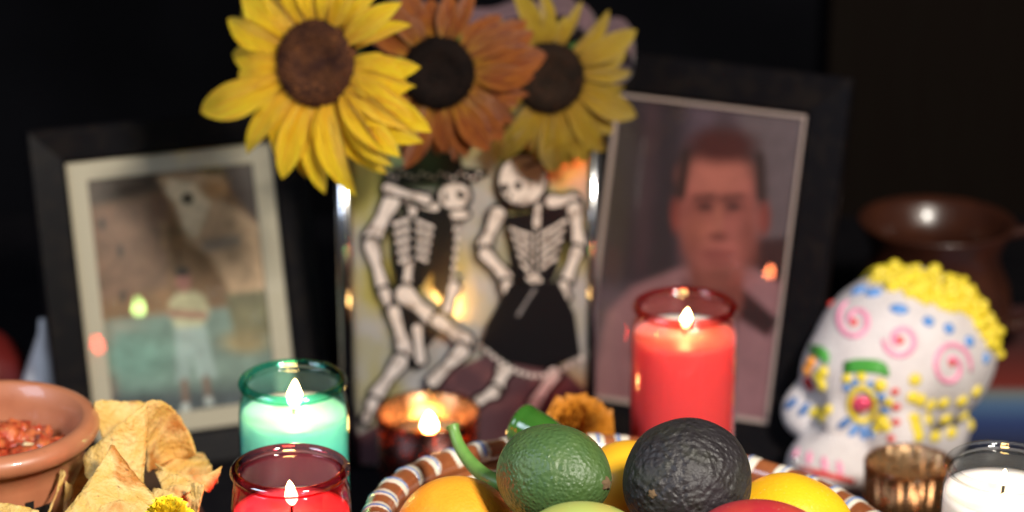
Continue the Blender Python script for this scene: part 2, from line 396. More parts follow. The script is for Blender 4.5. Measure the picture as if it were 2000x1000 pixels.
# ================================================================== PICTURE FRAMES
m_frame = pmat('black_frame_paint', (.0045, .004, .005),  .36, spec=.05, n1=(80, (.009, .007, .0065), .45, .7), bump=(500, .15, .0004, 'N'))
m_frame_edge = m_frame
m_mat = pmat('beige_mount_board', (.44, .375, .285), .85, bump=(900, .2, .0003, 'N'))
m_lip = pmat('rosy_mount_edge', (.36, .26, .24), .7)
m_print = print_mat('colour_print'); m_pane = glass_wall('picture_glass', (.97, .98, .97), .012)
m_backing = pmat('backing_board', (.05, .04, .03), .9)
def picture_frame(label, corner_px, corner, yaw, lean, roll, w, h, border, mount, painter, lip=False, nu=110, nv=150):
    e = Vector((math.cos(yaw), math.sin(yaw), 0)); back = Vector((-math.sin(yaw), math.cos(yaw), 0))
    u = Vector((0, 0, math.cos(lean))) + back * math.sin(lean); n = e.cross(u); n = -n if n.dot(Vector((0, -1, .2))) < 0 else n
    e, u = e * math.cos(roll) + u * math.sin(roll), u * math.cos(roll) - e * math.sin(roll)
    zc = h * u.z; P = onz(*corner_px, zc)
    bl = P - u * h if corner == 'TL' else P - u * h - e * w          # bottom left corner on the table
    D = .026
    def q(a, b, d): return bl + e * a + u * b + n * d                # d: towards the viewer
    f = thing('picture_frame', label, 'picture frame', tuple(bl + e * w / 2))
    B = border; c = .003
    def rail(o0, o1, i1, i0):
        secs = []
        for (a, i) in ((o0, i0), (o1, i1)):
            secs.append([q(*a, -D), q(*a, -c), q(a[0] + (i[0] - a[0]) * .06, a[1] + (i[1] - a[1]) * .06, 0), q(a[0] + (i[0] - a[0]) * .9, a[1] + (i[1] - a[1]) * .9, -.003), q(*i, -.0055), q(*i, -D)])
        V = secs[0] + secs[1]; F = [(k, (k + 1) % 6, 6 + (k + 1) % 6, 6 + k) for k in range(6)] + [(5, 4, 3, 2, 1, 0), (6, 7, 8, 9, 10, 11)]
        return V, F
    O = [(0, 0), (w, 0), (w, h), (0, h)]; I = [(B, B), (w - B, B), (w - B, h - B), (B, h - B)]
    for k in range(4): put('rail', *rail(O[k], O[(k + 1) % 4], I[(k + 1) % 4], I[k]), m_frame, f, smooth=False)
    def slab(a0, b0, a1, b1, d0, d1):
        V = [q(a, b, d) for d in (d0, d1) for a, b in ((a0, b0), (a1, b0), (a1, b1), (a0, b1))]
        return V, [(3, 2, 1, 0), (4, 5, 6, 7), (0, 1, 5, 4), (1, 2, 6, 5), (2, 3, 7, 6), (3, 0, 4, 7)]
    put('backing_board', *slab(B * .5, B * .5, w - B * .5, h - B * .5, -.0265, -.0245), m_backing, f, smooth=False)
    mm = mount
    def ring(a0, a1, d0, d1):
        ps = []
        for (x0, y0, x1, y1) in ((a0, a0, w - a0, a1), (a0, h - a1, w - a0, h - a0), (a0, a1, a1, h - a1), (w - a1, a1, w - a0, h - a1)):
            ps.append(slab(x0, y0, x1, y1, d0, d1))
        return join(*ps)
    put('mount', *ring(B * .8, B + mm, -.0105, -.0076), m_lip if lip else m_mat, f, smooth=False)
    # print
    A0, B0, A1, B1 = B + mm - .002, B + mm - .002, w - B - mm + .002, h - B - mm + .002
    g = np.zeros((nv + 1, nu + 1, 2)); V = []
    for j in range(nv + 1):
        for i in range(nu + 1):
            V.append(q(A0 + (A1 - A0) * i / nu, B0 + (B1 - B0) * j / nv, -.0112))
    Fp = [(j * (nu + 1) + i, j * (nu + 1) + i + 1, (j + 1) * (nu + 1) + i + 1, (j + 1) * (nu + 1) + i) for j in range(nv) for i in range(nu)]
    PX = []
    for v in V:
        d = v - CAM; PX.append((1000 + FPX * d.x / d.dot(FWD), 500 - FPX * d.dot(UPV) / d.dot(FWD)))
    cols = painter(np.array(PX))
    put('photograph', V, Fp, m_print, f, smooth=False, colors=np.c_[cols, np.ones(len(cols))])
    put('glass_pane', *slab(B * .85, B * .85, w - B * .85, h - B * .85, -.0074, -.0062), m_pane, f, smooth=False)
    s0 = q(w / 2, h * .72, -.0275); s1 = Vector((s0.x, s0.y, 0)) + back * .085
    V = []
    sv = e * .022
    V = [s0 - sv, s0 + sv, s1 + sv, s1 - sv]; V += [v + back * .003 for v in V]
    put('easel_stand', V, [(0, 1, 2, 3), (7, 6, 5, 4), (0, 4, 5, 1), (1, 5, 6, 2), (2, 6, 7, 3), (3, 7, 4, 0)], m_backing, f, smooth=False)
    return f
class Paint:
    def __init__(s, P, base): s.x, s.y = P[:, 0], P[:, 1]; s.c = np.tile(np.array(s2l(*base)), (len(P), 1)); s.P = P
    def mix(s, m, col, a=1): m = np.clip(m, 0, 1)[:, None] * a; s.c = s.c * (1 - m) + np.array(s2l(*col)) * m; return s
    def ell(s, cx, cy, rx, ry, col, soft=.25, a=1, rot=0):
        dx, dy = s.x - cx, s.y - cy; c, n = math.cos(rot), math.sin(rot)
        d = np.sqrt(((dx * c + dy * n) / rx) ** 2 + ((-dx * n + dy * c) / ry) ** 2); return s.mix((1 + soft - d) / (2 * soft), col, a)
    def seg(s, p, q, w, col, soft=4, a=1):
        px, py = p; dx, dy = q[0] - px, q[1] - py; t = np.clip(((s.x - px) * dx + (s.y - py) * dy) / (dx * dx + dy * dy), 0, 1)
        d = np.hypot(s.x - px - t * dx, s.y - py - t * dy); return s.mix((w - d) / soft + .5, col, a)
    def poly(s, pts, col, soft=5, a=1):
        n = len(pts); inside = np.zeros(len(s.x), bool); dist = np.full(len(s.x), 1e9)
        for k in range(n):
            (x1, y1), (x2, y2) = pts[k], pts[(k + 1) % n]
            cond = (y1 > s.y) != (y2 > s.y)
            xx = (x2 - x1) * (s.y - y1) / ((y2 - y1) if y2 != y1 else 1e-9) + x1
            inside ^= cond & (s.x < xx)
            dx, dy = x2 - x1, y2 - y1; t = np.clip(((s.x - x1) * dx + (s.y - y1) * dy) / (dx * dx + dy * dy), 0, 1)
            dist = np.minimum(dist, np.hypot(s.x - x1 - t * dx, s.y - y1 - t * dy))
        return s.mix(np.where(inside, dist, -dist) / soft + .5, col, a)
    def grain(s, k, amp, seed=0):
        f = np.array([mnoise.fractal(Vector((x * k, y * k, seed)), .6, 2.1, 4) for x, y in s.P]); s.c *= (1 + amp * f)[:, None]; s.c = np.clip(s.c, 0, 1); return s
def paint_ruin(P):
    p = Paint(P, (128, 92, 62))
    p.poly([(100, 240), (560, 200), (600, 330), (300, 380), (150, 420)], (74, 56, 46), 30)
    p.poly([(100, 420), (330, 380), (330, 560), (120, 610)], (116, 84, 66), 20)
    p.poly([(305, 345), (345, 330), (430, 345), (440, 395), (500, 430), (540, 470), (540, 560), (460, 590), (410, 500), (365, 470), (335, 395)], (192, 156, 122), 12)
    p.poly([(330, 350), (375, 358), (412, 392), (402, 418), (385, 466), (362, 450), (345, 395), (325, 375)], (236, 208, 172), 8)
    p.ell(366, 388, 12, 11, (40, 30, 28)); p.ell(420, 370, 26, 20, (176, 128, 84), .5)
    p.poly([(430, 300), (560, 290), (560, 455), (495, 430), (450, 375)], (64, 44, 38), 14)
    for c in ((200, 438), (235, 490), (190, 555), (165, 445), (240, 580)): p.ell(c[0], c[1], 6, 12, (48, 38, 36), .5)
    p.seg((320, 440), (322, 480), 7, (140, 104, 74)); p.seg((405, 480), (460, 470), 12, (150, 130, 112), 10)
    p.poly([(120, 640), (560, 585), (600, 900), (100, 900)], (116, 132, 122), 16)
    p.poly([(150, 640), (225, 640), (235, 800), (165, 800)], (134, 92, 82), 14)
    p.ell(225, 640, 50, 10, (150, 135, 122), .6); p.poly([(440, 575), (560, 560), (565, 650), (460, 660)], (112, 104, 76), 10)
    p.ell(480, 668, 46, 22, (140, 122, 86), .5); p.poly([(120, 770), (600, 745), (600, 900), (100, 900)], (70, 76, 80), 40)
    p.ell(260, 700, 90, 50, (112, 144, 132), .6)
    # visitor standing with folded arms
    p.poly([(330, 590), (345, 572), (380, 568), (402, 580), (408, 610), (395, 640), (345, 645), (332, 615)], (190, 182, 144), 8, .8)
    p.ell(358, 548, 15, 20, (168, 108, 96), .3); p.ell(356, 531, 16, 9, (50, 36, 34), .3); p.seg((335, 612), (398, 616), 8, (156, 112, 92), 5)
    p.poly([(342, 640), (400, 636), (424, 735), (388, 742), (372, 690), (372, 745), (345, 748)], (160, 174, 170), 8, .75)
    p.seg((360, 745), (364, 800), 7, (120, 96, 84), 5); p.seg((402, 740), (410, 790), 7, (120, 96, 84), 5)
    p.seg((362, 795), (362, 808), 8, (190, 194, 190), 4); p.seg((408, 782), (411, 794), 8, (190, 194, 190), 4)
    p.seg((362, 815), (368, 828), 10, (30, 52, 58), 5); p.seg((410, 800), (428, 806), 9, (28, 40, 44), 5)
    return p.grain(.03, .3).c * .95
def paint_portrait(P):
    p = Paint(P, (100, 92, 106))
    p.poly([(1150, 120), (1345, 150), (1325, 560), (1150, 560)], (58, 52, 62), 40); p.seg((1275, 190), (1250, 520), 16, (92, 74, 84), 24, .5)
    p.poly([(1440, 190), (1640, 200), (1600, 480), (1460, 470)], (112, 110, 116), 30)
    p.poly([(1455, 470), (1640, 455), (1640, 620), (1455, 600)], (58, 32, 36), 14)
    # shoulders and shirt
    p.poly([(1150, 800), (1185, 610), (1235, 560), (1335, 520), (1470, 520), (1560, 575), (1610, 640), (1600, 850), (1150, 850)], (168, 138, 144), 12)
    p.poly([(1448, 560), (1520, 625), (1500, 660), (1440, 620)], (52, 32, 36), 8); p.poly([(1330, 540), (1400, 590), (1450, 540), (1440, 640), (1390, 680), (1340, 620)], (112, 74, 74), 10)
    # head
    p.seg((1398, 530), (1402, 580), 50, (138, 84, 74), 14)
    p.ell(1322, 418, 13, 36, (146, 80, 72), .3); p.ell(1492, 424, 13, 36, (146, 80, 72), .3)
    p.ell(1406, 350, 84, 92, (66, 46, 46), .22)
    p.ell(1404, 425, 76, 124, (190, 124, 114), .13); p.ell(1400, 345, 64, 42, (208, 142, 126), .4); p.ell(1366, 448, 24, 26, (214, 146, 122), .7, .7)
    p.ell(1412, 284, 60, 34, (86, 40, 38), .4); p.ell(1416, 236, 22, 26, (66, 52, 46), .8, .35); p.seg((1340, 300), (1330, 380), 9, (62, 44, 42), 8); p.seg((1484, 305), (1488, 385), 9, (62, 44, 42), 8)
    for ex in (1376, 1432): p.ell(ex, 400, 26, 17, (132, 80, 74), .9, .8); p.ell(ex, 404, 13, 6, (44, 32, 34), .8); p.seg((ex - 20, 387), (ex + 18, 383), 4, (86, 54, 50), 9)
    p.seg((1404, 405), (1402, 452), 8, (190, 130, 112), 9); p.ell(1402, 462, 18, 8, (132, 78, 70), .5)
    p.seg((1378, 496), (1428, 496), 4, (138, 66, 66), 10); p.ell(1402, 512, 26, 5, (146, 84, 78), .6)
    p.ell(1404, 540, 40, 18, (146, 92, 80), .6); p.ell(1352, 470, 20, 60, (146, 92, 80), .7, .7); p.ell(1462, 470, 18, 60, (140, 86, 76), .7, .8)
    return p.grain(.03, .14).c * np.array([.56, .39, .41])
picture_frame('black frame with wide beige mount around a ruin photograph, beside the chips', (50, 256), 'TL', R(16.5), R(16), R(1.2), .206, .262, .0265, .0145, paint_ruin)
picture_frame('black frame holding a head and shoulders portrait of a man, behind the red candle', (1668, 152), 'TR', R(-12.8), R(16), R(-3.3), .207, .296, .031, .003, paint_portrait, lip=True)

# ================================================================== CANDLES IN GLASS JARS
FLAME = emit('candle_flame', (1, .62, .21), 115)
m_wick = pmat('charred_wick', (.012, .01, .009), .9)
def teardrop(c, h, r, n=14, lean=0):
    prof = [(0, -.10), (.45, -.02), (.85, .14), (1, .30), (.86, .5), (.52, .74), (.2, .92), (0, 1)]
    V, F = lathe([(a * r, b * h) for a, b in prof], n, (0, 0, 0)); return [Vector(c) + Vector((v.x + lean * max(v.z, 0), v.y, v.z)) for v in V], F
def jar_candle(label, px, py, glass_t, rim_t, wax, flame_h, wax_z=.178, sc=1.0, wick_off=(0, 0), lean=0.0, glow=1.0, wax_rad=.02):
    c0 = onz(px, py, .2025); c = Vector((c0.x, c0.y, 0))
    t = thing('jar_candle', label, 'candle', tuple(c), 'jar candles')
    mg = glass_wall('tinted_jar_glass', glass_t); mr = glass_wall('jar_rim_glass', rim_t, .03, .12)
    mw = pmat('candle_wax', wax, .42, sss=(1.0, (1, .55, .4) if wax[0] > wax[1] * 1.5 else ((.6, 1, .9) if wax[1] > wax[0] * 1.2 else (1, 1, 1)), wax_rad), bump=(120, .15, .001, 'N'))
    k = sc
    outer = [(.0, .001), (.028 * k, .001), (.0325 * k, .006), (.0335 * k, .014), (.0335 * k, .168), (.0333 * k, .180), (.0325 * k, .188), (.0308 * k, .1945), (.0303 * k, .197)]
    inner = [(.0290 * k, .197), (.0294 * k, .194), (.0313 * k, .1875), (.0325 * k, .180), (.0329 * k, .168), (.0329 * k, .016), (.031 * k, .010), (0, .010)]
    jar = put('jar', *lathe(outer + inner, 72, c), mg, t)
    put('rim', *lathe(arc(.0302 * k, .1995, .0029, -180, 180, 16)[:-1], 72, c, closed=True), mr, jar)
    wv_ = [(0, wax_z + .0005), (.012 * k, wax_z), (.026 * k, wax_z - .0002), (.0308 * k, wax_z + .0006), (.0319 * k, wax_z + .0022), (.0324 * k, wax_z - .002), (.0326 * k, .166), (.0326 * k, .0165), (.030 * k, .0115), (0, .0112)]
    put('wax', *lathe(wv_, 64, c), mw, t)
    b = c + Vector((wick_off[0], wick_off[1], wax_z))
    wk = put('wick', *tube([b - Vector((0, 0, .004)), b + Vector((.0003, 0, .004)), b + Vector((.001, 0, .0085))], .0009, 8), m_wick, t)
    if flame_h:
        put('flame', *teardrop(b + Vector((.0006, 0, .0065)), flame_h, flame_h * .27, lean=lean), FLAME, t)
    return t
jar_candle('lit candle in teal green glass jar, in front of the ruin photograph', 571, 737, (.58, .93, .87), (.30, .85, .74), (.88, .97, .92), .0165, lean=.06, sc=.99)
jar_candle('lit candle in scarlet glass jar standing before the portrait frame, behind the avocado', 1338, 592, (.97, .57, .58), (.92, .36, .36), (.96, .60, .57), .0120, lean=.10, sc=1.04, wax_rad=.02, wax_z=.180)
jar_candle('lit candle in crimson glass jar beside the chips, overlapping the teal candle', 566, 909, (.97, .20, .28), (.92, .28, .36), (.98, .86, .87), .0140, lean=-.08, wax_z=.173)
jar_candle('lit white candle in clear glass jar beside the small amber votive cup', 1962, 903, (.97, .975, .975), (.97, .98, .98), (.90, .90, .92), .009, wax_z=.183)

# ---- mercury glass votives
m_merc1 = mercury_glass('red_amber_mercury_glass', (.95, .22, .06), (.030, .010, .008), 230, .515); m_merc1 = (m_merc1, mercury_glass('copper_mercury_lining', (.95, .30, .08), (.62, .30, .14), 230, .53))
m_merc2 = mercury_glass('brown_amber_mercury_glass', (.80, .36, .10), (.16, .075, .03), 170); m_merc2 = (m_merc2, mercury_glass('brown_mercury_lining', (.80, .36, .10), (.40, .25, .13), 170))
m_vwax = pmat('tealight_wax', (.85, .62, .38), .45, sss=(1, (1, .6, .35), .008))
m_vrim = glass_wall('votive_rim', (.75, .6, .5), .06)
def votive(label, px, py, h, r, m, ribs, wax_z, fl, off=(0, 0)):
    c0 = onz(px, py, h); c = Vector((c0.x, c0.y, 0))
    t = thing('votive_cup', label, 'votive cup', tuple(c), 'mercury glass votives')
    rb = (lambda a, j: .018 * math.cos(a * ribs)) if ribs else None
    cup = put('cup', *lathe([(0, .001), (r * .80, .001), (r * .88, .006), (r * .95, h * .5), (r, h - .001), (r - .0009, h - .001)], 144, c, ribs=rb), m[0], t)
    put('lining', *lathe([(r - .0011, h - .001), (r - .0022, h - .002), (r * .95 - .0022, h * .5), (r * .84, .008), (0, .008)], 144, c, ribs=rb), m[1], cup)
    put('rim', *lathe(arc(r - .0011, h, .0016, -180, 180, 12)[:-1], 72, c, closed=True), m_vrim, cup)
    put('wax', *lathe([(0, wax_z), (r * .85, wax_z), (r * .86, wax_z - .004), (r * .80, .0095), (0, .0095)], 48, c), m_vwax, t)
    b = c + Vector((off[0], off[1], wax_z))
    put('wick', *tube([b - Vector((0, 0, .002)), b + Vector((0, 0, .004)), b + Vector((.0005, 0, .006))], .0008, 8), m_wick, t)
    put('flame', *teardrop(b + Vector((0, 0, .005)), fl, fl * .36), FLAME, t)
    return t
votive('mottled dark red glass votive cup glowing orange inside, before the tin vase', 836, 803, .095, .0362, m_merc1, 0, .076, .0150, (.001, -.004))
votive('small ribbed brown amber glass votive cup between the skull and clear candle', 1777, 904, .085, .0300, m_merc2, 22, .030, .010, (.0, .0))

# ================================================================== FRUIT BOWL
cb = onz(1250, 1056, .150); BR, BT = .1490, .0088; KB = .1490 / .1345; RIMZ = .1415
BROT = Matrix.Rotation(R(4.6), 3, 'Y') @ Matrix.Rotation(R(-3.7), 3, 'X'); cb = cb - BROT @ Vector((0, 0, RIMZ))  + Vector((0, 0, -.0012))
m_clay = pmat('glazed_terracotta', (.30, .095, .032), .30, n1=(45, (.20, .055, .02), .4, .7), n2=(300, (.38, .15, .06), .6, .75), bump=(120, .15, .001, 'N'), coat=.6)
m_slip = pmat('cream_slip_glaze', (.72, .66, .54), .28, n1=(120, (.58, .50, .38), .45, .75), coat=.6)
m_blue = pmat('blue_slip_glaze', (.10, .17, .38), .28, n1=(150, (.2, .27, .45), .5, .75), coat=.6)
bowl = thing('fruit_bowl', 'glazed terracotta bowl with cream and blue strokes around its rim, full of fruit', 'bowl', (0, 0, 0))
bowl.location = cb; bowl.rotation_euler = BROT.to_euler()
def bz(z): return z
prof = [(0, .004), (.050, .004), (.053, .003), (.056, .005), (.056, .013), (.052, .045), (.060, .072), (.10, .100), (.126, .128), (.1275, .138)]
prof += [(.1265, .1405), (.1205, .1385), (.108, .115), (.09, .102), (.05, .094), (0, .092)]
put('body', *lathe([(a * KB, b) for a, b in prof], 96), m_clay, bowl)
rim = put('rim', *lathe(arc(BR, .1415, BT, -180, 180, 20)[:-1], 120, closed=True), m_clay, bowl)
def patch(a0, a1, s0, s1, off, bend=0, jag=0, seed=0, nu=7, nv=10):
    rnd = random.Random(seed); V = []; F = []
    for j in range(nv + 1):
        s = s0 + (s1 - s0) * j / nv
        ja, jb = rnd.uniform(-jag, jag), rnd.uniform(-jag, jag); taper = 1 - .5 * (abs(2 * j / nv - 1)) ** 5
        for i in range(nu + 1):
            am = (a0 + a1) / 2; a = am + (a0 + ja - am) * taper + ((a1 + jb - a0 - ja) * taper) * i / nu + bend * math.sin(math.pi * j / nv)
            edge = 0 if 0 < i < nu and 0 < j < nv else -.00055
            r = BR + (BT + off + edge) * math.cos(R(s)); z = .1415 + (BT + off + edge) * math.sin(R(s))
            V.append((r * math.cos(a), r * math.sin(a), z))
    for j in range(nv):
        for i in range(nu):
            q = j * (nu + 1) + i; F.append((q, q + 1, q + nu + 2, q + nu + 1))
    return V, F
rnd = random.Random(4)
NS = 46
for k in range(NS):
    a = 2 * math.pi * (k + .5 + rnd.uniform(-.13, .13)) / NS; w = R(rnd.uniform(1.4, 1.9)); bd = rnd.uniform(-.012, .012)
    V, F = patch(a - w, a + w, rnd.uniform(-12, 4), rnd.uniform(168, 186), .0005, bd, .004, k)
    put('cream_stroke', V, F, m_slip, rim)
    b0 = a + rnd.uniform(-.4, .5) * w; w2 = w * rnd.uniform(.18, .3)
    V, F = patch(b0 - w2, b0 + w2, 18, 160, .0010, bd, .002, k + 99, nu=3)
    put('blue_stroke', V, F, m_blue, rim)
for nm, r0, r1, m in (('cream_band', .1105, .1205, m_slip), ('blue_band', .1135, .1175, m_blue)):
    d = .0006 if m is m_slip else .0012
    f = lambda r: .115 + (r - .108) * (.1385 - .115) / (.1205 - .108)
    put(nm, *lathe([((r0 - d) * KB, f(r0) + d * .4), (((r0 + r1) / 2 - d) * KB, f((r0 + r1) / 2) + d * .5), ((r1 - d) * KB, f(r1) + d * .4)], 96), m, bowl)

# ================================================================== FRUIT
m_orange = pmat('orange_peel', (.86, .31, .02), .36, n1=(30, (.90, .40, .03), .4, .65), bump=(620, .35, .0008, 'V'), sss=(.15, (1, .4, .1), .004))
m_lemon = pmat('yellow_peel', (.82, .47, .012), .38, n1=(25, (.86, .40, .015), .42, .68), n2=(700, (.9, .68, .2), .66, .74), bump=(560, .22, .0007, 'V'), sss=(.15, (1, .6, .1), .004))
m_mangoy = pmat('golden_mango_skin', (.80, .42, .02), .33, n1=(22, (.78, .30, .02), .4, .7), bump=(300, .1, .0006, 'N'))
m_lime = pmat('lime_peel', (.050, .100, .030), .36, n1=(45, (.078, .130, .034), .42, .68), n2=(25, (.028, .07, .016), .5, .75), bump=(300, .5, .0013, 'N'), bump2=(480, .6, .0012, 'V'), spec=.5, rnoise=(60, .36, .56))
m_avo = pmat('avocado_skin', (.016, .013, .0145), .44, n1=(55, (.022, .023, .013), .48, .68), n2=(20, (.019, .015, .019), .45, .7), bump=(190, .75, .0028, 'N'), bump2=(330, .7, .0020, 'V'), spec=.5, rnoise=(70, .44, .64))
m_mangor = pmat('red_mango_skin', (.36, .022, .030), .32, n1=(25, (.46, .07, .03), .45, .75), n2=(650, (.6, .32, .2), .69, .76), bump=(260, .1, .0005, 'N'))
m_mangog = pmat('green_mango_skin', (.34, .40, .10), .34, n1=(22, (.50, .36, .09), .45, .7), n2=(600, (.5, .5, .25), .68, .76), bump=(260, .1, .0005, 'N'))
m_pepper = pmat('chile_skin', (.030, .115, .014), .16, n1=(40, (.05, .15, .02), .4, .7), coat=.7)
m_stem = pmat('chile_stem', (.14, .30, .06), .4, n1=(90, (.09, .2, .04), .4, .7, (1, 1, .3)))
m_scar = pmat('stem_scar', (.11, .065, .03), .9, bump=(500, .6, .001, 'N'))
def place_fruit(name, label, px, py, Y, axis, r, h, m, cat, group=None, scar=None, **kw):
    c = at(px, py, Y); t = thing(name, label, cat, tuple(c), group)
    V, F = fruit(c, axis, r, h, **kw); put('skin', V, F, m, t)
    if scar:
        ax = Vector(axis).normalized(); M = frame_to(ax, c + ax * (h * scar[1]))
        rn = random.Random(3)
        prof = [(0, .0016), (scar[0] * .45, .0018), (scar[0] * .8, .001), (scar[0], -.0012)]
        V, F = lathe(prof, 14, ribs=lambda a, j: .28 * math.cos(a * 5) * (j > 0)); put('stem_scar', [M @ v for v in V], F, m_scar, t)
    return t
toc = lambda px, py, Y: (CAM - at(px, py, Y)).normalized()
place_fruit('avocado', 'ripe near black avocado with pebbled skin, on top of the fruit bowl', 1340, 940, 1.165, (-.52, -.80, .18), .0335, .0370, m_avo, 'avocado', taper=.05, lump=.03, seed=2, scar=(.0028, .985), nu=96, nv=64)
place_fruit('lime', 'large dark green lime with pale tip and brown stem scar, beside the avocado', 1082, 928, 1.175, (.80, -.58, .12), .0275, .0320, m_lime, 'lime', taper=.04, lump=.03, seed=5, scar=(.0036, 1.055), point=.35, nu=96, nv=64)
place_fruit('orange', 'bright orange fruit partly shaded by the lime, at the bowl rim', 893, 1052, 1.195, (.2, -.3, .9), .0350, .0335, m_orange, 'orange', lump=.015, seed=8)
place_fruit('mango', 'golden yellow mango wedged between the lime and the avocado', 1222, 970, 1.245, (.3, -.1, .9), .0300, .0330, m_mangoy, 'mango', 'mangoes in the bowl', lump=.02, seed=11)
place_fruit('lemon', 'yellow lemon with a speckled highlight, on the side of the bowl near the skull', 1546, 1040, 1.215, (.90, -.2, -.32), .0325, .0365, m_lemon, 'lemon', lump=.02, seed=13)
place_fruit('mango', 'red mango with fine pale dots, in front of the lemon', 1492, 1087, 1.115, (.92, -.1, -.1), .0290, .0400, m_mangor, 'mango', 'mangoes in the bowl', lump=.02, seed=17)
place_fruit('mango', 'pale green mango blushing yellow, in front of the lime', 1140, 1090, 1.112, (.9, .1, -.1), .0290, .0370, m_mangog, 'mango', 'mangoes in the bowl', lump=.02, seed=19)
# lower fruit that carries the top ones (between the gaps)
place_fruit('orange', 'orange half hidden under the avocado and the red mango', 1330, 1100, 1.20, (0, 0, 1), .0330, .0325, m_orange, 'orange', lump=.015, seed=23)
place_fruit('orange', 'orange half hidden under the lime, behind the pale green mango', 1040, 1100, 1.215, (0, 0, 1), .0320, .0315, m_orange, 'orange', lump=.015, seed=29)
# green chile with curved stem at the left
P = [at(884, 832, 1.27), at(896, 868, 1.262), at(918, 902, 1.250), at(948, 930, 1.235), at(985, 948, 1.225), at(1030, 960, 1.235), at(1080, 960, 1.25)]
def smooth_path(P, n=8):
    out = []
    for k in range(len(P) - 1):
        p0, p1, p2, p3 = P[max(k - 1, 0)], P[k], P[k + 1], P[min(k + 2, len(P) - 1)]
        for j in range(n):
            t = j / n; out.append(.5 * ((2 * p1) + (p2 - p0) * t + (2 * p0 - 5 * p1 + 4 * p2 - p3) * t * t + (3 * p1 - p0 - 3 * p2 + p3) * t ** 3))
    out.append(P[-1]); return out
ch = thing('chile_pepper', 'thin green chile with long curved stem resting over the bowl rim', 'chile pepper', tuple(P[4]), 'green chiles')
put('stem', *tube(smooth_path(P[:5]), lambda t: .0030 + .0020 * t + .0012 * max(0, .08 - t) / .08, 12), m_stem, ch)
put('pod', *tube(smooth_path([P[4]] + [P[4].lerp(P[5], .5)] + P[5:]), lambda t: .0052 + .006 * math.sin(min(1, t * 2.2) * math.pi / 2) * (1 - max(0, t - .6) * 1.8), 16), m_pepper, ch)
P = [at(1004, 822, 1.315), at(1030, 836, 1.31), at(1066, 856, 1.30), at(1105, 890, 1.29), at(1135, 920, 1.285)]
ch = thing('chile_pepper', 'glossy fat green chile poking up behind the lime', 'chile pepper', tuple(P[2]), 'green chiles')
put('pod', *tube(smooth_path(P), lambda t: .0138 * math.sqrt(max(.002, 1 - max(0, (.16 - t) / .16) ** 2)) * (1 - .25 * t), 20), m_pepper, ch)
put('stem', *tube([P[-1], P[-1] + Vector((.006, -.004, -.004)), P[-1] + Vector((.012, -.004, -.004))], .0028, 8), m_stem, ch)

# ================================================================== SUNFLOWERS
def petal_meshes(m, tag_, n=4, L=1.0, W=.2, curl=.1, cup=.35, seed=0):
    out = []
    for k in range(n):
        rnd = random.Random(seed + k); nt_, ns = 12, 8; V = []; F = []
        cu = curl * rnd.uniform(.3, 1.7); tw = rnd.uniform(-.35, .35); wob = rnd.uniform(-.06, .06); ww = W * rnd.uniform(.85, 1.15)
        for i in range(nt_ + 1):
            t = i / nt_
            wd = ww * (.34 + .66 * math.sin(min(1, t / .55) * math.pi / 2)) * (1 - max(0, (t - .45) / .55) ** 2.0) ** .8 + .002
            for j in range(ns + 1):
                s = 2 * j / ns - 1
                y = wd * s; z = cup * wd * s * s - .028 * math.cos(s * math.pi * 2.5) * wd * 3 * (1 - t * .6)
                y, z = y * math.cos(tw * t) - z * math.sin(tw * t), y * math.sin(tw * t) + z * math.cos(tw * t)
                z += .10 * math.sin(t * math.pi) * 1 - cu * t * t + .012 * math.sin(t * 9 + k)
                V.append((t * L, y + wob * math.sin(t * 3), z))
        for i in range(nt_):
            for j in range(ns):
                a = i * (ns + 1) + j; F.append((a, a + 1, a + ns + 2, a + ns + 1))
        out.append(make_mesh(tag_, V, F, m))
    return out
def petal_mat(name, base, mid, tip, streak, trans=.25):
    m = pmat(name, mid, .5, grad=('X', [(0, base), (.35, mid), (1, tip)], 0, 1), n1=(7, streak, .42, .66, (.3, 8, 1)), bump=(11, .6, .03, 'N', (.25, 9, 1)), sheen=.1)
    nt, N, L = nodes(m); b = N['Principled BSDF']; tl = N.new('ShaderNodeBsdfTranslucent'); mx = N.new('ShaderNodeMixShader'); mx.inputs[0].default_value = trans
    L.new(b.inputs['Base Color'].links[0].from_socket, tl.inputs[0]); L.new(b.outputs[0], mx.inputs[1]); L.new(tl.outputs[0], mx.inputs[2])
    L.new(mx.outputs[0], N['Material Output'].inputs[0]); return m
m_green = pmat('sunflower_stem', (.05, .11, .02), .6, n1=(60, (.08, .15, .03), .4, .7))
m_py = petal_mat('yellow_petal', (.84, .44, .008), (.98, .70, .010), (.98, .76, .014), (.90, .46, .006), .33)
m_pb = petal_mat('dimmed_rust_petal', (.52, .25, .006), (.37, .115, .004), (.36, .095, .003), (.16, .020, .003), .15)  # rust is its own hue, darkened further to imitate dimmer light
m_pg = petal_mat('dimmed_golden_petal', (.36, .19, .006), (.42, .27, .008), (.44, .31, .010), (.32, .17, .005), .2)  # deeper yellow, with the dim light on this flower put into the colour
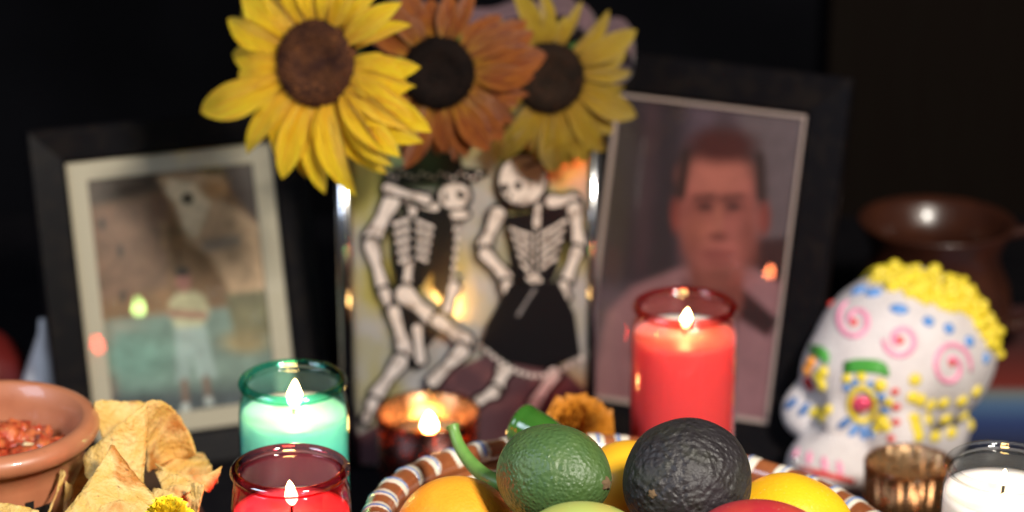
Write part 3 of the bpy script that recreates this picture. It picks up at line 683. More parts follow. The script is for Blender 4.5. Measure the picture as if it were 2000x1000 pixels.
def sunflower(label, px, py, Y, n, rd, tips, petals_m, disc_cols, W=.2, seed=0, tilt=.05, extra=8, curl=.12, top=None):
    rnd = random.Random(seed); n = Vector(n).normalized(); c = at(px, py, Y)
    e1 = Vector((0, 0, 1)).cross(n).normalized(); e2 = n.cross(e1)
    t = thing('sunflower', label, 'sunflower', (c.x, c.y, c.z), 'sunflowers in the tin vase')
    M = Matrix((e1, e2, n)).transposed().to_4x4(); M.translation = c
    md = pmat('sunflower_disc', disc_cols[0], .85, spec=.08, n1=(90, disc_cols[1], .4, .65), n2=(300, disc_cols[2], .58, .72), bump=(420, .8, .002, 'V'))
    prof = [(0, .0045), (.35 * rd, .0035), (.55 * rd, .0062), (.8 * rd, .0065), (.97 * rd, .003), (1.02 * rd, -.003), (.9 * rd, -.008), (.5 * rd, -.014), (0, -.016)]
    V, F = lathe(prof, 48); d = put('disc', [M @ v for v in V], F, md, t)
    # florets
    parts = []; ga = math.pi * (3 - math.sqrt(5)); NF = 420
    for k in range(NF):
        rr = rd * 1.0 * math.sqrt((k + .5) / NF); a = k * ga; x, y = rr * math.cos(a), rr * math.sin(a)
        q = rr / rd; z = .0045 - .001 * min(1, q / .35) if q < .35 else (.0035 + (.0030) * min(1, (q - .35) / .25) if q < .85 else .0065 - .0045 * (q - .85) / .15)
        hgt = rnd.uniform(.0012, .0024) * (1.0 if q < .5 else 1.5); r0 = .00085
        lx, ly = x / (rd) * .0012 * (1 if q > .4 else -.6), y / rd * .0012 * (1 if q > .4 else -.6)
        base = [Vector((x + r0 * math.cos(b), y + r0 * math.sin(b), z - .0006)) for b in (0, 1.57, 3.14, 4.71)]
        V = [M @ v for v in base] + [M @ Vector((x + lx, y + ly, z + hgt))]
        parts.append((V, [(0, 1, 4), (1, 2, 4), (2, 3, 4), (3, 0, 4)]))
    V, F = join(*parts); put('florets', V, F, md, d, kind='stuff', smooth=False)
    # petals
    def petal(a, L, tl, z0, wsc=1.0):
        X = (e1 * math.cos(a) + e2 * math.sin(a)); X2 = (X * math.cos(tl) + n * math.sin(tl)).normalized(); Yv = n.cross(X).normalized(); Zv = X2.cross(Yv)
        roll = rnd.uniform(-.3, .3); Yr = Yv * math.cos(roll) + Zv * math.sin(roll); Zr = Zv * math.cos(roll) - Yv * math.sin(roll)
        A = Matrix((X2 * L, Yr * L * wsc, Zr * L)).transposed().to_4x4(); A.translation = c + X * rd * .93 + n * z0
        inst('petal', rnd.choice(petals_m), A, t)
    angs = []
    for tp in tips:
        p = onplane(tp[0], tp[1], c, n) - c; a = math.atan2(p.dot(e2), p.dot(e1)); L = max(.02, p.length - rd * .93); angs.append(a)
        wsc = (tp[2] if len(tp) > 2 else 1) * (.052 / L) ** .45; petal(a, L * 1.03, rnd.uniform(-.08, .12) + tilt, rnd.uniform(-.002, .0015), wsc)
    Lm = .045
    for k in range(extra):
        a = 2 * math.pi * (k + rnd.random() * .8) / extra; petal(a, Lm * rnd.uniform(.7, 1.05), tilt - .08 + rnd.uniform(-.18, .22), rnd.choice((-.004, -.002, .001)), rnd.uniform(.6, 1.0))
    # calyx bracts and stem
    for k in range(10):
        a = 2 * math.pi * k / 10; X = e1 * math.cos(a) + e2 * math.sin(a); Yv = n.cross(X)
        b = c - n * .009
        V = [b + X * rd * .5 - Yv * .006, b + X * rd * .5 + Yv * .006, b + X * rd * 1.15 + Yv * .006 - n * .001, b + X * rd * 1.6 - n * .004, b + X * rd * 1.15 - Yv * .006 - n * .001]
        V = V + [v - n * .0012 for v in V]
        put('bract', V, [(0, 1, 2, 3, 4), (9, 8, 7, 6, 5), (0, 5, 6, 1), (1, 6, 7, 2), (2, 7, 8, 3), (3, 8, 9, 4), (4, 9, 5, 0)], m_green, t, smooth=False)
    b = c - n * .012; e = Vector(top) if top else Vector((xm, YV + .05, .2))
    S = smooth_path([b, b - n * .03 + Vector((0, 0, .004)), Vector((e.x, e.y, max(.29, b.z - .01))), Vector((e.x, e.y, .22)), Vector((e.x, e.y, .03))])
    put('stem', *tube(S, .0042, 10), m_green, t)
    return t
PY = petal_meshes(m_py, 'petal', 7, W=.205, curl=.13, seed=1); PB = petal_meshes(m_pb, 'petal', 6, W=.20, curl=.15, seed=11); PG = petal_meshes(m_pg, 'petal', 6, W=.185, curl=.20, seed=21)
T1 = [(404, 222), (452, 112, 1.2), (470, 146), (470, 182), (484, 296), (520, 262), (476, -8), (455, 40), (520, -40), (560, -55), (605, -60), (650, -50), (700, -40),
      (786, 6, .8), (782, 128, 1.5), (795, 170, 1.4), (810, 236, 1.3), (836, 252), (822, 276), (790, 302), (772, 322), (742, 338), (698, 372), (664, 345), (628, 374), (588, 346), (560, 345), (545, 300)]
sunflower('bright yellow sunflower with brown disc, foremost in the tin vase', 618, 124, 1.53, (-.42, -.88, .20), .0290, T1, PY, ((.075, .028, .012), (.035, .014, .010), (.16, .06, .02)), seed=3, tilt=.10, extra=22, top=(xm - .05, YV + .05, .2))
T2 = [(1066, 112, 1.2), (1040, 66), (1010, 50), (1040, 150), (1012, 205), (1000, 240), (980, 272), (952, 292), (908, 306), (868, 300), (792, 318), (756, 280), (735, 230), (725, 60), (760, 12), (800, 30), (842, 0), (880, -14), (905, -2), (950, 40), (985, 62)]
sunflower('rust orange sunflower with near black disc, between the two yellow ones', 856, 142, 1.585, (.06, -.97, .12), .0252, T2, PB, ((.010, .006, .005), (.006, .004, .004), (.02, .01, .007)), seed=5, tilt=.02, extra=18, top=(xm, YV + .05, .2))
T3 = [(1060, 24, 1.2), (1100, 50), (1036, 62), (1226, 100, 1.1), (1246, 226), (1222, 190), (1200, 262), (1186, 306), (1142, 318), (1118, 300), (1092, 346), (1046, 318), (1012, 288), (1002, 250), (1165, 290)]
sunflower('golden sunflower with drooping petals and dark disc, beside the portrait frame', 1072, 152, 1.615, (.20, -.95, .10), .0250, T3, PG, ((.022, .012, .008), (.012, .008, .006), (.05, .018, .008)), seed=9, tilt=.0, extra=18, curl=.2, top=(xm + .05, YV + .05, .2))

# ---- mauve ribbon garland behind the flowers
m_rib = pmat('mauve_ribbon', (.11, .055, .062), .55, n1=(60, (.07, .038, .042), .4, .7), sheen=.3)
gp = at(1090, 60, 1.76); rb = thing('ribbon_bow', 'dusty mauve ribbon bow with curled loops behind the sunflowers', 'ribbon', tuple(gp))
def ribbon(pts, w, par, nm='ribbon_loop'):
    S = smooth_path([at(*p) for p in pts], 6); V = []; F = []
    for k, p in enumerate(S):
        t = (S[min(k + 1, len(S) - 1)] - S[max(k - 1, 0)]).normalized(); a = t.cross(Vector((0, .75, .66))).normalized(); d = Vector((0, .7, .5)).normalized() * w
        V += [p - d, p - d * .33 + a * .001, p + d * .33 + a * .001, p + d]
    for k in range(len(S) - 1):
        for j in range(3): q = k * 4 + j; F.append((q, q + 1, q + 5, q + 4))
    k = len(V); off = Vector((0, -.0004, .0008)); V += [v + off for v in V]; F += [tuple(i + k for i in q[::-1]) for q in F[:]]
    return put(nm, V, F, m_rib, par)
ribbon([(730, 40, 1.74), (780, 15, 1.75), (860, 25, 1.76), (950, 34, 1.75), (1010, 18, 1.75), (1070, 22, 1.74)], .008, rb, 'ribbon_tail')
ribbon([(1060, 30, 1.74), (1085, 10, 1.73), (1118, 18, 1.73), (1122, 40, 1.73), (1100, 54, 1.73), (1078, 44, 1.74)], .010, rb)
ribbon([(1110, 30, 1.74), (1140, 34, 1.73), (1162, 58, 1.73), (1160, 90, 1.73), (1138, 92, 1.74), (1128, 60, 1.74)], .012, rb)
ribbon([(1140, 80, 1.76), (1175, 68, 1.74), (1215, 66, 1.73), (1236, 92, 1.73), (1228, 124, 1.73), (1196, 138, 1.74), (1168, 120, 1.76)], .014, rb)
put('ribbon_knot', *fruit(at(1210, 98, 1.75), (0, 0, 1), .010, .011, lump=.3, seed=3, nu=20, nv=14), m_rib, rb)
ribbon([(1090, 60, 1.745), (1085, 150, 1.75), (1080, 260, 1.742), (1080, 300, 1.73)], .006, rb, 'ribbon_tail')

# ================================================================== SUGAR SKULL
SK = 1.07; Cs = onz(1742, 742, .0725); YAW = R(42)
fx = Vector((-math.sin(YAW), -math.cos(YAW), 0)); fy = Vector((0, 0, 1)).cross(fx)
ells = [((-.014, 0, .016), (.072, .060, .058)), ((.030, 0, .004), (.040, .050, .046)), ((.042, .034, -.018), (.026, .022, .022)), ((.042, -.034, -.018), (.026, .022, .022)),
        ((.062, 0, -.044), (.036, .034, .027)), ((.040, 0, -.058), (.054, .038, .018)), ((-.02, 0, -.042), (.048, .044, .034)), ((.060, 0, -.012), (.016, .012, .020))]
dents = [((.070, .026, -.005), .012, .016), ((.070, -.026, -.005), .012, .016), ((.080, .0, -.028), .009, .009), ((.026, .060, -.006), .006, .022), ((.026, -.060, -.006), .006, .022), ((.040, .040, -.046), .009, .013), ((.040, -.040, -.046), .009, .013), ((.0, .050, -.052), .008, .018)]
V, F = sphere(150, 100); D = np.array([tuple(v) for v in V]); best = np.zeros((len(ells), len(D)))
for i, (c, r) in enumerate(ells):
    c, r = np.array(c), np.array(r); dd = D / r; cc = -c / r
    A = (dd ** 2).sum(1); B = (dd * cc).sum(1); Cq = (cc ** 2).sum() - 1; disc = B * B - A * Cq
    best[i] = np.where(disc > 0, (-B + np.sqrt(np.maximum(disc, 0))) / A, 0); best[i] = np.maximum(best[i], 0)
kk = .0035; rad = kk * np.log(np.exp(best / kk).sum(0)); Ps = D * rad[:, None]
for c, dep, wd in dents:
    d2 = ((Ps - np.array(c)) ** 2).sum(1); rad = rad - dep * np.exp(-d2 / (wd * wd)) * 1.0
Ps = D * rad[:, None]
Ps[:, 2] = np.maximum(Ps[:, 2], -.0685)
for k in range(len(Ps)): Ps[k] *= 1 + .006 * mnoise.noise(Vector(Ps[k] * 60)) + .003 * mnoise.noise(Vector(Ps[k] * 200))
WS = [Cs + (fx * p[0] + fy * p[1] + Vector((0, 0, p[2]))) * SK for p in Ps]
m_sugar = pmat('pressed_sugar', (.66, .60, .595), .75, n1=(60, (.58, .52, .52), .4, .7), bump=(420, .8, .0016, 'N'), bump2=(1100, .6, .0008, 'N'), sss=(.2, (1, .8, .8), .004))
skull = thing('sugar_skull', 'white sugar skull decorated with coloured icing, beside the amber votive', 'sugar skull', (Cs.x, Cs.y, Cs.z - .0685 * SK))
put('skull', WS, F, m_sugar, skull)
bvh = BVHTree.FromPolygons([tuple(v) for v in WS], F)
def hit(px, py):
    d = ray(px, py); l, nrm, _, _ = bvh.ray_cast(CAM, d)
    if l is None: return None, None
    if nrm.dot(d) > 0: nrm = -nrm
    return l, nrm
def icing(n, c, rough=.4): return pmat(n, c, rough, n1=(200, tuple(x * .8 for x in c), .45, .7), bump=(500, .25, .0006, 'N'), sss=(.15, c, .003))
i_pink = icing('pink_icing', (.86, .30, .46)); i_yel = icing('yellow_icing', (.80, .62, .04)); i_blue = icing('blue_icing', (.10, .27, .62)); i_red = icing('red_icing', (.70, .045, .035))
i_grn = icing('green_icing', (.06, .32, .04)); i_org = icing('orange_icing', (.80, .30, .03)); i_nav = icing('dark_blue_icing', (.03, .13, .36))
m_foil = pmat('pink_foil', (.9, .10, .2), .2, .4, bump=(260, .7, .001, 'N')); m_foild = pmat('red_foil', (.55, .03, .04), .25, .8, bump=(260, .7, .001, 'N'))
PXM = 1.80 / FPX                       # metres per photo pixel at the skull
SPH = sphere(16, 10)
def blob(name, px, py, r, m, rx=1.0, rot=0, h=.75, par=None, star=0):
    l, nrm = hit(px, py)
    if l is None: return None
    z = nrm; x = (Vector((1, 0, 0)) * math.cos(rot) - UPV * math.sin(rot)); x = (x - z * x.dot(z)).normalized(); y = z.cross(x); rr = r * PXM
    V = []
    for v in SPH[0]:
        s = 1 + (star * math.cos(6 * math.atan2(v.y, v.x)) if star else 0)
        vz = v.z if v.z > 0 else v.z * .5
        V.append(l + x * (v.x * rr * rx * s) + y * (v.y * rr * s) + z * (vz * rr * h))
    return put(name, V, SPH[1], m, par or skull)
def piped(name, pts, w, m, flat=.8, dens=1):
    P = []; N_ = []
    for px, py in pts:
        l, nrm = hit(px, py)
        if l is not None: P.append(l + nrm * w * PXM * .3); N_.append(nrm)
    if len(P) < 3: return
    r = w * PXM
    return put(name, *tube(P, lambda t: r * (1 if .06 < t < .94 else .75), 10, flat=flat, up=N_), m, skull)
def spiral(cx, cy, rx, ry, a0, turns, rot=0, n=34, inner=.28):
    out = []
    for k in range(n):
        t = k / (n - 1); a = a0 + turns * 2 * math.pi * t; s = inner + (1 - inner) * t
        x, y = rx * s * math.cos(a), ry * s * math.sin(a)
        out.append((cx + x * math.cos(rot) - y * math.sin(rot), cy + x * math.sin(rot) + y * math.cos(rot)))
    return out
piped('pink_swirl', spiral(1672, 626, 37, 41, 2.6, 1.25, .1), 5.2, i_pink); piped('pink_swirl', spiral(1760, 664, 35, 36, 2.2, 1.15, .0, inner=.35), 5.2, i_pink); piped('pink_swirl', spiral(1856, 716, 40, 50, -2.0, 1.35, .0), 5.0, i_pink)
for p in ((1668, 630), (1757, 665), (1859, 708)): blob('red_dot', *p, 8.5, i_red)
blob('red_dot', 1624, 594, 8, i_red)
for px, py, rx, rot in ((1678, 568, 1.5, .3), (1706, 572, 1.5, .5), (1756, 604, 1.6, .3), (1813, 628, 1.0, 0), (1853, 642, 1.0, .3), (1893, 667, 1.0, .2), (1924, 700, .75, .1)): blob('blue_dot', px, py, 11.5, i_blue, rx, rot)
# crown of piped yellow stars, placed over the skull top (local coordinates) and kept as one piped band of single stars
rnd = random.Random(7)
def star_at(px, py, r, m): blob('yellow_star', px, py, r, m, star=.25, h=rnd.uniform(.9, 1.7), rot=rnd.random() * 3)
low = [(1700, 550), (1740, 562), (1790, 578), (1835, 594), (1880, 614), (1915, 642), (1938, 680), (1956, 704)]
def lower(x):
    for (x1, y1), (x2, y2) in zip(low, low[1:]):
        if x1 <= x <= x2: return y1 + (y2 - y1) * (x - x1) / (x2 - x1)
    return 740
nstar = 0
for px0 in range(1706, 1962, 9):
    top = None
    for py in range(500, 760, 2):
        if hit(px0, py)[0] is not None: top = py; break
    if top is None: continue
    py = top + 2
    while py < lower(px0) + 2 and nstar < 280:
        star_at(px0 + rnd.uniform(-5, 5), py + rnd.uniform(-4, 3), rnd.choice((6.5, 9, 10, 12.5)), i_yel); py += rnd.uniform(8, 11); nstar += 1
# the far side of the crown carries the same piping
for k in range(16):
    a = R(-75 + 150 * k / 15); 
    for bth in (-.34, -.2):
        d = (fx * (-.12 - .3 * k / 15 + bth * .3) - fy * (.25 + .5 * k / 15) + Vector((0, 0, 1.0 - .5 * k / 15))).normalized()
        l, nrm, _, _ = bvh.ray_cast(Cs + d * .3, -d)
        if l is not None:
            put('yellow_star', [l + v * (.0042 * (1 + .2 * math.cos(6 * math.atan2(v.y, v.x)))) for v in SPH[0]], SPH[1], i_yel, skull)
# eyebrows
for d in (0, 6, 12): piped('green_eyebrow', [(1538 + 4 * d / 6, 686 + d), (1562, 678 + d), (1586, 677 + d), (1606, 684 + d), (1618, 696 + d)], 6.5, i_grn)
for d in (0, 7, 14): piped('green_eyebrow', [(1650, 711 + d), (1672, 708 + d), (1694, 708 + d), (1714, 710 + d), (1730, 716 + d)], 6.5, i_grn)
piped('green_eyebrow', [(1724, 712), (1730, 724), (1732, 736)], 6, i_grn)
# skull's right eye
for px, py, m in ((1544, 711, i_org), (1562, 706, i_org), (1585, 708, i_org), (1536, 736, i_org), (1608, 727, i_yel), (1600, 736, i_yel), (1606, 752, i_yel), (1578, 722, i_org)): blob('icing_dot', px, py, 12.5, m)
blob('foil_eye', 1580, 749, 18, m_foild, .85, .3, .5); blob('pupil', 1581, 750, 4.5, m_black, 1, 0, 1.9)
for px, py, rot in ((1534, 771, -.3), (1546, 788, -.5), (1570, 800, -.9)): blob('blue_lash', px, py, 8, i_nav, 2.0, rot)
# skull's left eye
piped('yellow_eye_ring', [(1684 + 25 * math.cos(a) , 790 + 33 * math.sin(a)) for a in np.linspace(0, 6.28, 26)], 6, i_yel)
blob('foil_eye', 1682, 788, 22, m_foil, .8, 1.2, .7); blob('pupil', 1683, 790, 4, m_black, 1, 0, 2.4)
for px, py, r in ((1654, 740, 10), (1682, 737, 10), (1719, 753, 13), (1736, 786, 9), (1722, 824, 16), (1731, 834, 11), (1712, 836, 11)): blob('yellow_dot', px, py, r, i_yel)
for px, py in ((1654, 757), (1670, 748), (1700, 752), (1722, 776), (1728, 802), (1704, 770)): blob('blue_dot', px, py, 8, i_blue)
for px, py, rot in ((1650, 826, -.6), (1668, 840, -1.0), (1687, 848, -1.55), (1703, 840, -2.0)): blob('blue_lash', px, py, 8, i_nav if px < 1660 else i_blue, 2.2, rot)
for px, py in ((1590, 806), (1600, 802), (1610, 812), (1618, 800), (1606, 818)): blob('yellow_dot', px, py, 10, i_yel)
for px, py in ((1748, 765), (1751, 795), (1750, 825), (1740, 857)): blob('red_dot', px, py, 8.5, i_red, .8, 1.4)
# temple dots
for px, py in ((1787, 742), (1783, 776), (1798, 782), (1817, 791), (1842, 787), (1878, 783), (1906, 764), (1913, 788), (1812, 820), (1846, 818), (1880, 812), (1894, 830), (1786, 818), (1858, 845), (1826, 852), (1794, 852), (1790, 835)): blob('yellow_dot', px, py, 12, i_yel, 1.15, -.3)
# teeth icing
for k, (px, py) in enumerate(((1524, 884), (1538, 886), (1554, 888), (1580, 894), (1610, 906), (1640, 914))): blob('pink_tooth_icing', px, py, 6, i_pink, 2.6, 1.4)
for px, py in ((1534, 888), (1554, 898)): blob('silver_bead', px, py, 8, pmat('silver_bead', (.9, .9, .92), .1, 1), h=1)
piped('red_lip_line', [(1512, 900), (1530, 906), (1560, 915), (1600, 924), (1640, 934), (1668, 940)], 6, i_red)

# ================================================================== BROWN GLAZED PITCHER
cp = onz(1830, 435, .128); cp.z = 0
m_pit = pmat('dark_brown_glaze', (.032, .010, .006), .32, n1=(30, (.055, .016, .007), .4, .7), bump=(60, .3, .002, 'N'), coat=.18)
pit = thing('pitcher', 'dark brown glazed clay pitcher with wide mouth behind the sugar skull', 'pitcher', (cp.x, cp.y, .011))
put('body', *lathe([(0, .011), (.040, .011), (.044, .014), (.058, .034), (.064, .058), (.061, .078), (.054, .092), (.051, .102), (.055, .115), (.062, .127), (.0635, .130), (.0615, .131), (.056, .124), (.050, .112), (.046, .100), (.052, .085), (.056, .05), (.03, .018), (0, .017)], 72, cp), m_pit, pit)
put('handle', *tube(smooth_path([cp + Vector(p) for p in ((.055, -.012, .122), (.075, -.018, .126), (.092, -.022, .108), (.094, -.022, .078), (.078, -.018, .052), (.060, -.012, .044))]), .0065, 12, flat=.7), m_pit, pit)

# ================================================================== LEFT EDGE: red gourd and pale bulb
m_redp = pmat('dark_red_skin', (.11, .010, .008), .35, n1=(20, (.06, .006, .006), .4, .7), coat=.3)
m_whb = pmat('papery_white', (.60, .58, .58), .6, n1=(40, (.45, .42, .42), .45, .7, (4, 4, 1)), bump=(60, .3, .001, 'N', (5, 5, 1)))
c = at(-46, 735, 1.72); rr = .040
ap = thing('red_pot', 'dark red rounded glazed pot behind the salsa bowl', 'pot', (c.x, c.y, 0))
put('body', *lathe([(0, 0), (.024, 0), (.028, .004), (rr, c.z), (rr * .92, c.z + .018), (.022, c.z + .032), (.016, c.z + .034), (.014, c.z + .030), (0, c.z + .02)], 40, (c.x, c.y, 0)), m_redp, ap)
c = at(92, 735, 1.70)
gb = thing('garlic_bulb', 'pale papery garlic bulb peeking out beside the ruin photograph frame', 'garlic', (c.x, c.y, 0))
put('bulb', *lathe([(0, 0), (.012, .001), (.020, .02), (.021, c.z * .8), (.017, c.z), (.009, c.z + .022), (.004, c.z + .036), (.003, c.z + .046), (0, c.z + .047)], 36, (c.x, c.y, 0), ribs=lambda a, j: .05 * math.cos(8 * a)), m_whb, gb)

# ================================================================== CHIP BASKET, SALSA BOWL, CHIPS
m_bask = pmat('dark_wicker', (.06, .03, .015), .8, bump=(200, .6, .002, 'N'))
cbk = Vector((-.312, 1.275, 0))
bk = thing('chip_basket', 'dark basket carrying the tortilla chips and the salsa bowl', 'basket', tuple(cbk))
put('basket_body', *lathe([(0, 0), (.10, 0), (.105, .01), (.128, .10), (.133, .128), (.129, .130), (.124, .112), (.115, .104), (0, .102)], 64, cbk), m_bask, bk)
for z in (.03, .05, .07, .09, .11): put('wicker_band', *lathe(arc(.105 + (z - .01) * .255, z, .004, -180, 180, 8)[:-1], 64, cbk, closed=True), m_bask, bk)
zr = .196; cs = onz(-25, 817, zr); rs = .0640
m_terra = pmat('terracotta', (.42, .155, .075), .42, n1=(35, (.34, .115, .055), .4, .7), n2=(350, (.30, .12, .06), .66, .76), bump=(150, .2, .0008, 'N'), coat=.35)
sb = thing('salsa_bowl', 'terracotta bowl with thick rounded rim and black painted steps, holding salsa', 'bowl', (cs.x, cs.y, .1035))
z0 = .1035
prof = [(0, z0), (.030, z0), (.036, z0 + .004), (.047, z0 + .028), (.053, z0 + .052), (.0545, z0 + .066)] + arc(.0578, zr - .0068, .0066, -120, 120, 14) + [(.0515, zr - .012), (.0480, zr - .030), (.036, zr - .056), (0, zr - .066)]
put('body', *lathe(prof, 96, (cs.x, cs.y, 0)), m_terra, sb)
m_blackp = pmat('black_ceramic_paint', (.010, .009, .009), .5)
def band_patch(a0, a1, za, zb):
    V = []; F = []; n = 6
    def rz(z):
        for (r1, q1), (r2, q2) in zip(prof[1:5], prof[2:6]):
            if q1 <= z <= q2 and q2 > q1: return r1 + (r2 - r1) * (z - q1) / (q2 - q1)
        return .0545
    for j in range(5):
        z = za + (zb - za) * j / 4
        for i in range(n + 1):
            a = a0 + (a1 - a0) * i / n; r = rz(z) + .0004; V.append((cs.x + r * math.cos(a), cs.y + r * math.sin(a), z))
    for j in range(4):
        for i in range(n): q = j * (n + 1) + i; F.append((q, q + 1, q + n + 2, q + n + 1))
    return V, F
for k in range(12):
    a = 2 * math.pi * k / 12 - .75
    put('painted_step', *band_patch(a - .15, a + .07, z0 + .040, z0 + .055), m_blackp, sb); put('painted_step', *band_patch(a + .07, a + .24, z0 + .028, z0 + .0399), m_blackp, sb)
    put('painted_step', *band_patch(a + .26, a + .36, z0 + .048, z0 + .060), m_blackp, sb)
# salsa
m_salsa = pmat('salsa', (.42, .055, .022), .25, n1=(160, (.60, .16, .05), .42, .68), n2=(200, (.55, .25, .08), .64, .74), bump=(160, .8, .003, 'N'), coat=.5)
m_onion = pmat('onion_piece', (.72, .55, .30), .35)
zs = zr - .029
sl = thing('salsa', 'chunky red tomato salsa inside the terracotta bowl', 'salsa', (cs.x, cs.y, zs))
V, F = lathe([(0, zs + .004), (.012, zs + .004), (.026, zs + .003), (.038, zs + .001), (.0455, zs - .003), (.045, zs - .006), (0, zs - .008)], 60, (cs.x, cs.y, 0))
V = [v + Vector((0, 0, .0045 * mnoise.noise(v * 120))) if v.z > zs - .002 else v for v in V]; put('sauce', V, F, m_salsa, sl)
rnd = random.Random(12)
for k in range(46):
    a = rnd.uniform(0, 6.28); r = .041 * math.sqrt(rnd.random()); s = rnd.uniform(.003, .008)
    p = Vector((cs.x + r * math.cos(a), cs.y + r * math.sin(a), zs + .004 + s * .3)); M = frame_to((rnd.uniform(-1, 1), rnd.uniform(-1, 1), 1), p, rnd.random() * 6)
    V = []
    for v in sphere(10, 7)[0]:
        q = Vector([math.copysign(abs(x) ** .6, x) for x in v]); nz = 1 + .8 * mnoise.noise(v * 1.9 + Vector((k * 3.1, 0, 0))); V.append(M @ Vector((q.x * s * 1.3 * nz, q.y * s * nz, q.z * s * .6 * nz)))
    put('tomato_chunk' if k % 6 else 'onion_chunk', V, sphere(10, 7)[1], m_salsa if k % 6 else m_onion, sl)

# chips
m_chip = pmat('corn_chip', (.62, .37, .085), .55, n1=(75, (.72, .50, .19), .40, .62), n2=(60, (.46, .19, .035), .52, .68), bump=(150, .9, .0034, 'N'), bump2=(480, .8, .0016, 'N'), sss=(.1, (1, .6, .2), .003))
nt, N, L = nodes(m_chip)
# small toasted specks
b = N['Principled BSDF']; prev = b.inputs['Base Color'].links[0].from_socket
tc = N.new('ShaderNodeTexCoord'); vo = N.new('ShaderNodeTexNoise'); vo.inputs['Scale'].default_value = 230; L.new(tc.outputs['Object'], vo.inputs['Vector'])
mr = N.new('ShaderNodeMapRange'); mr.inputs['From Min'].default_value = .70; mr.inputs['From Max'].default_value = .78; L.new(vo.outputs['Fac'], mr.inputs[0])
mx = N.new('ShaderNodeMix'); mx.data_type = 'RGBA'; L.new(mr.outputs[0], mx.inputs[0]); L.new(prev, mx.inputs[6]); mx.inputs[7].default_value = (.14, .06, .02, 1); L.new(mx.outputs[2], b.inputs['Base Color'])
def chip(label, A, B, C, ab=None, bc=None, ca=None, th=.0013, n=22, seed=0, group=None):
    """quadratic Bezier triangle; ab, bc, ca: edge control points"""
    A, B, C = Vector(A), Vector(B), Vector(C)
    ab = Vector(ab) if ab is not None else (A + B) / 2; bc = Vector(bc) if bc is not None else (B + C) / 2; ca = Vector(ca) if ca is not None else (C + A) / 2
    idx = {}; P = []
    for i in range(n + 1):
        for j in range(n + 1 - i):
            u, v = i / n, j / n; w = 1 - u - v
            # rounded corners
            k = .965
            u2, v2, w2 = [(x - 1 / 3) * (k if max(u, v, w) < .97 else k - .05) + 1 / 3 for x in (u, v, w)]
            p = A * u2 * u2 + B * v2 * v2 + C * w2 * w2 + ab * 2 * u2 * v2 + bc * 2 * v2 * w2 + ca * 2 * w2 * u2
            e = min(u, v, w)
            idx[i, j] = len(P); P.append(p)
    F = []
    for i in range(n):
        for j in range(n - i):
            F.append((idx[i, j], idx[i + 1, j], idx[i, j + 1]))
            if i + j < n - 1: F.append((idx[i + 1, j], idx[i + 1, j + 1], idx[i, j + 1]))
    nr = [Vector((0, 0, 0)) for _ in P]
    for f in F:
        q = (P[f[1]] - P[f[0]]).cross(P[f[2]] - P[f[0]])
        for k in f: nr[k] += q
    nr = [q.normalized() if q.length > 1e-12 else Vector((0, 0, 1)) for q in nr]
    P = [p + q * (.0009 * mnoise.noise(p * 75 + Vector((seed, 0, 0))) + .0005 * mnoise.noise(p * 260)) for p, q in zip(P, nr)]
    edge = [idx[i, 0] for i in range(n + 1)] + [idx[n - k, k] for k in range(1, n + 1)] + [idx[0, n - k] for k in range(1, n)]
    es = set(edge); cen = sum(P, Vector()) / len(P)
    P = [p + (cen - p).normalized() * (.0011 * (mnoise.noise(p * 260) + .5 * mnoise.noise(p * 700))) if k in es else p for k, p in enumerate(P)]
    m0 = len(P); V = [p + q * th / 2 for p, q in zip(P, nr)] + [p - q * th / 2 for p, q in zip(P, nr)]
    FF = F + [tuple(k + m0 for k in f[::-1]) for f in F]
    for a, b_ in zip(edge, edge[1:] + edge[:1]): FF.append((b_, a, a + m0, b_ + m0))
    o = put('tortilla_chip', V, FF, m_chip, origin=(A + B + C) / 3)
    return tag(o, label, 'tortilla chip', group or 'tortilla chips')
G = at
chip('large folded tortilla chip with a sharp ridge, standing against the salsa bowl', G(160, 892, 1.262), G(288, 784, 1.272), G(268, 1035, 1.235), ab=G(226, 828, 1.255), bc=G(292, 905, 1.262), ca=G(168, 975, 1.235), seed=1)
chip('folded chip half seen in shade, arching away behind the sharp ridge', G(283, 787, 1.274), G(388, 893, 1.300), G(286, 925, 1.285), ab=G(342, 752, 1.305), bc=G(330, 905, 1.315), ca=G(284, 850, 1.285), seed=2)
chip('front tortilla chip with a small curled tip, lying before the folded one', G(218, 862, 1.238), G(100, 1030, 1.195), G(385, 1040, 1.195), ab=G(196, 912, 1.222), bc=G(240, 1060, 1.180), ca=G(262, 938, 1.235), seed=3)
chip('pale tortilla chip at the back touching the salsa bowl rim', G(178, 782, 1.315), G(318, 788, 1.325), G(215, 930, 1.300), ab=G(250, 778, 1.325), seed=4)
chip('saddle shaped chip pointing to the crimson candle', G(298, 902, 1.262), G(434, 908, 1.262), G(408, 962, 1.240), ab=G(388, 955, 1.235), bc=G(432, 940, 1.248), ca=G(345, 948, 1.240), seed=5)
chip('greenish lit chip lying flat behind the saddle shaped one', G(292, 915, 1.300), G(400, 885, 1.315), G(430, 945, 1.275), ab=G(345, 880, 1.310), seed=6)
chip('narrow upright chip sliver standing between the pile and the crimson candle', G(372, 940, 1.228), G(398, 946, 1.222), G(382, 1040, 1.215), seed=7)
chip('slim chip edge standing upright before the painted bowl steps', G(118, 918, 1.262), G(128, 925, 1.258), G(84, 1030, 1.235), ab=G(128, 915, 1.262), ca=G(112, 970, 1.245), seed=8)
chip('flat pale chip leaning under the salsa bowl foot', G(-30, 978, 1.215), G(82, 1000, 1.205), G(20, 1060, 1.185), ab=G(30, 982, 1.205), seed=9)
chip('brown shaded chip wedged behind the slim upright edge', G(165, 900, 1.285), G(120, 1000, 1.262), G(200, 1020, 1.255), seed=10)
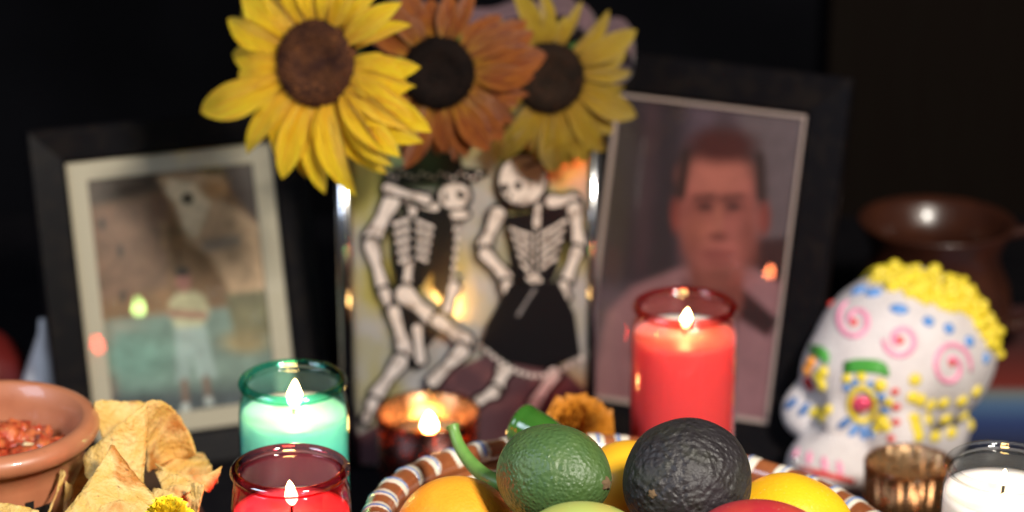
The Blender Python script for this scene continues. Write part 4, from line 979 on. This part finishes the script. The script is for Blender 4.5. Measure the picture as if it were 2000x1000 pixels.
chip('long chip seen edge on below the saddle shaped chip', G(300, 918, 1.255), G(392, 950, 1.240), G(330, 985, 1.228), ab=G(350, 922, 1.245), seed=11)
chip('second chip sliver standing close behind the slim upright edge', G(128, 938, 1.268), G(146, 948, 1.266), G(122, 1040, 1.25), seed=13)
chip('curved brown chip tucked under the saddle shaped chip', G(318, 935, 1.250), G(402, 955, 1.245), G(350, 1030, 1.225), ab=G(362, 928, 1.240), ca=G(322, 985, 1.230), seed=14)
chip('pale chip with a raised corner behind the yellow marigold', G(300, 955, 1.225), G(372, 985, 1.212), G(300, 1040, 1.195), ab=G(345, 958, 1.212), seed=16)
rnd = random.Random(21)
for k in range(34):
    a = rnd.uniform(0, 6.28); r = rnd.uniform(.03, .112); p = Vector((cbk.x + r * math.cos(a), cbk.y + r * math.sin(a), rnd.uniform(.108, .135)))
    if (p.xy - cs.xy).length < .066: continue
    if (p - Vector((cbk.x, cbk.y, p.z))).length < .1 and p.x > cbk.x + .02: p.z += rnd.uniform(.0, .022)
    M = Matrix.Translation(p) @ Matrix.Rotation(rnd.uniform(0, 6.28), 4, 'Z') @ Matrix.Rotation(rnd.uniform(-.6, .6), 4, 'X') @ Matrix.Rotation(rnd.uniform(-.5, .5), 4, 'Y')
    s = rnd.uniform(.024, .031); q = [M @ Vector((s * math.cos(t), s * math.sin(t), 0)) for t in (0, 2.09, 4.19)]
    mid = lambda u, v: (u + v) / 2 + M.to_3x3() @ Vector((0, 0, rnd.uniform(-.008, .010)))
    chip('broken tortilla chip low in the basket pile', *q, ab=mid(q[0], q[1]), bc=mid(q[1], q[2]), ca=mid(q[2], q[0]), seed=30 + k, n=9, group='chips low in the basket')

# ================================================================== MARIGOLDS
m_mary = pmat('yellow_marigold', (.88, .66, .02), .55, n1=(150, (.85, .5, .01), .5, .75)); m_maro = pmat('orange_marigold', (.46, .15, .008), .6, n1=(90, (.54, .24, .012), .45, .7))
def marigold(label, c, r, m, seed, n=70, up=(0, -.25, 1)):
    rnd = random.Random(seed); t = thing('marigold', label, 'marigold', tuple(c)); ax = Vector(up).normalized(); M0 = frame_to(ax, c)
    # shared ruffled petal
    V = []; F = []
    for i in range(5):
        for j in range(7):
            u, s = i / 4, j / 3 - 1; V.append((u, s * (.16 + .5 * u) * .8, .12 * u * u + .07 * math.sin(j * 2.3) * u))
    for i in range(4):
        for j in range(6): q = i * 7 + j; F.append((q, q + 1, q + 8, q + 7))
    me = make_mesh('petal', V, F, m)
    put('flower_base', *fruit(c - ax * r * .35, ax, r * .35, r * .5, nu=16, nv=10), m_green, t)
    for k in range(n):
        q = (k + .5) / n; a = k * 2.39996; tl = R(82 - 90 * q) + rnd.uniform(-.12, .12); Ln = r * (.75 + .3 * q) * rnd.uniform(.85, 1.1)
        A = M0 @ Matrix.Rotation(a, 4, 'Z') @ Matrix.Rotation(-tl, 4, 'Y') @ Matrix.Translation((r * .06, 0, 0)) @ Matrix.Rotation(rnd.uniform(-.4, .4), 4, 'X') @ Matrix.Scale(Ln, 4)
        inst('petal', me, A, t)
    return t
marigold('small bright yellow marigold in front of the tortilla chips', at(328, 1012, 1.16), .0115, m_mary, 1, 60)
marigold('orange marigold lying behind the fat green chile', at(1128, 838, 1.44), .021, m_maro, 2, 60, (0, -.6, .7))
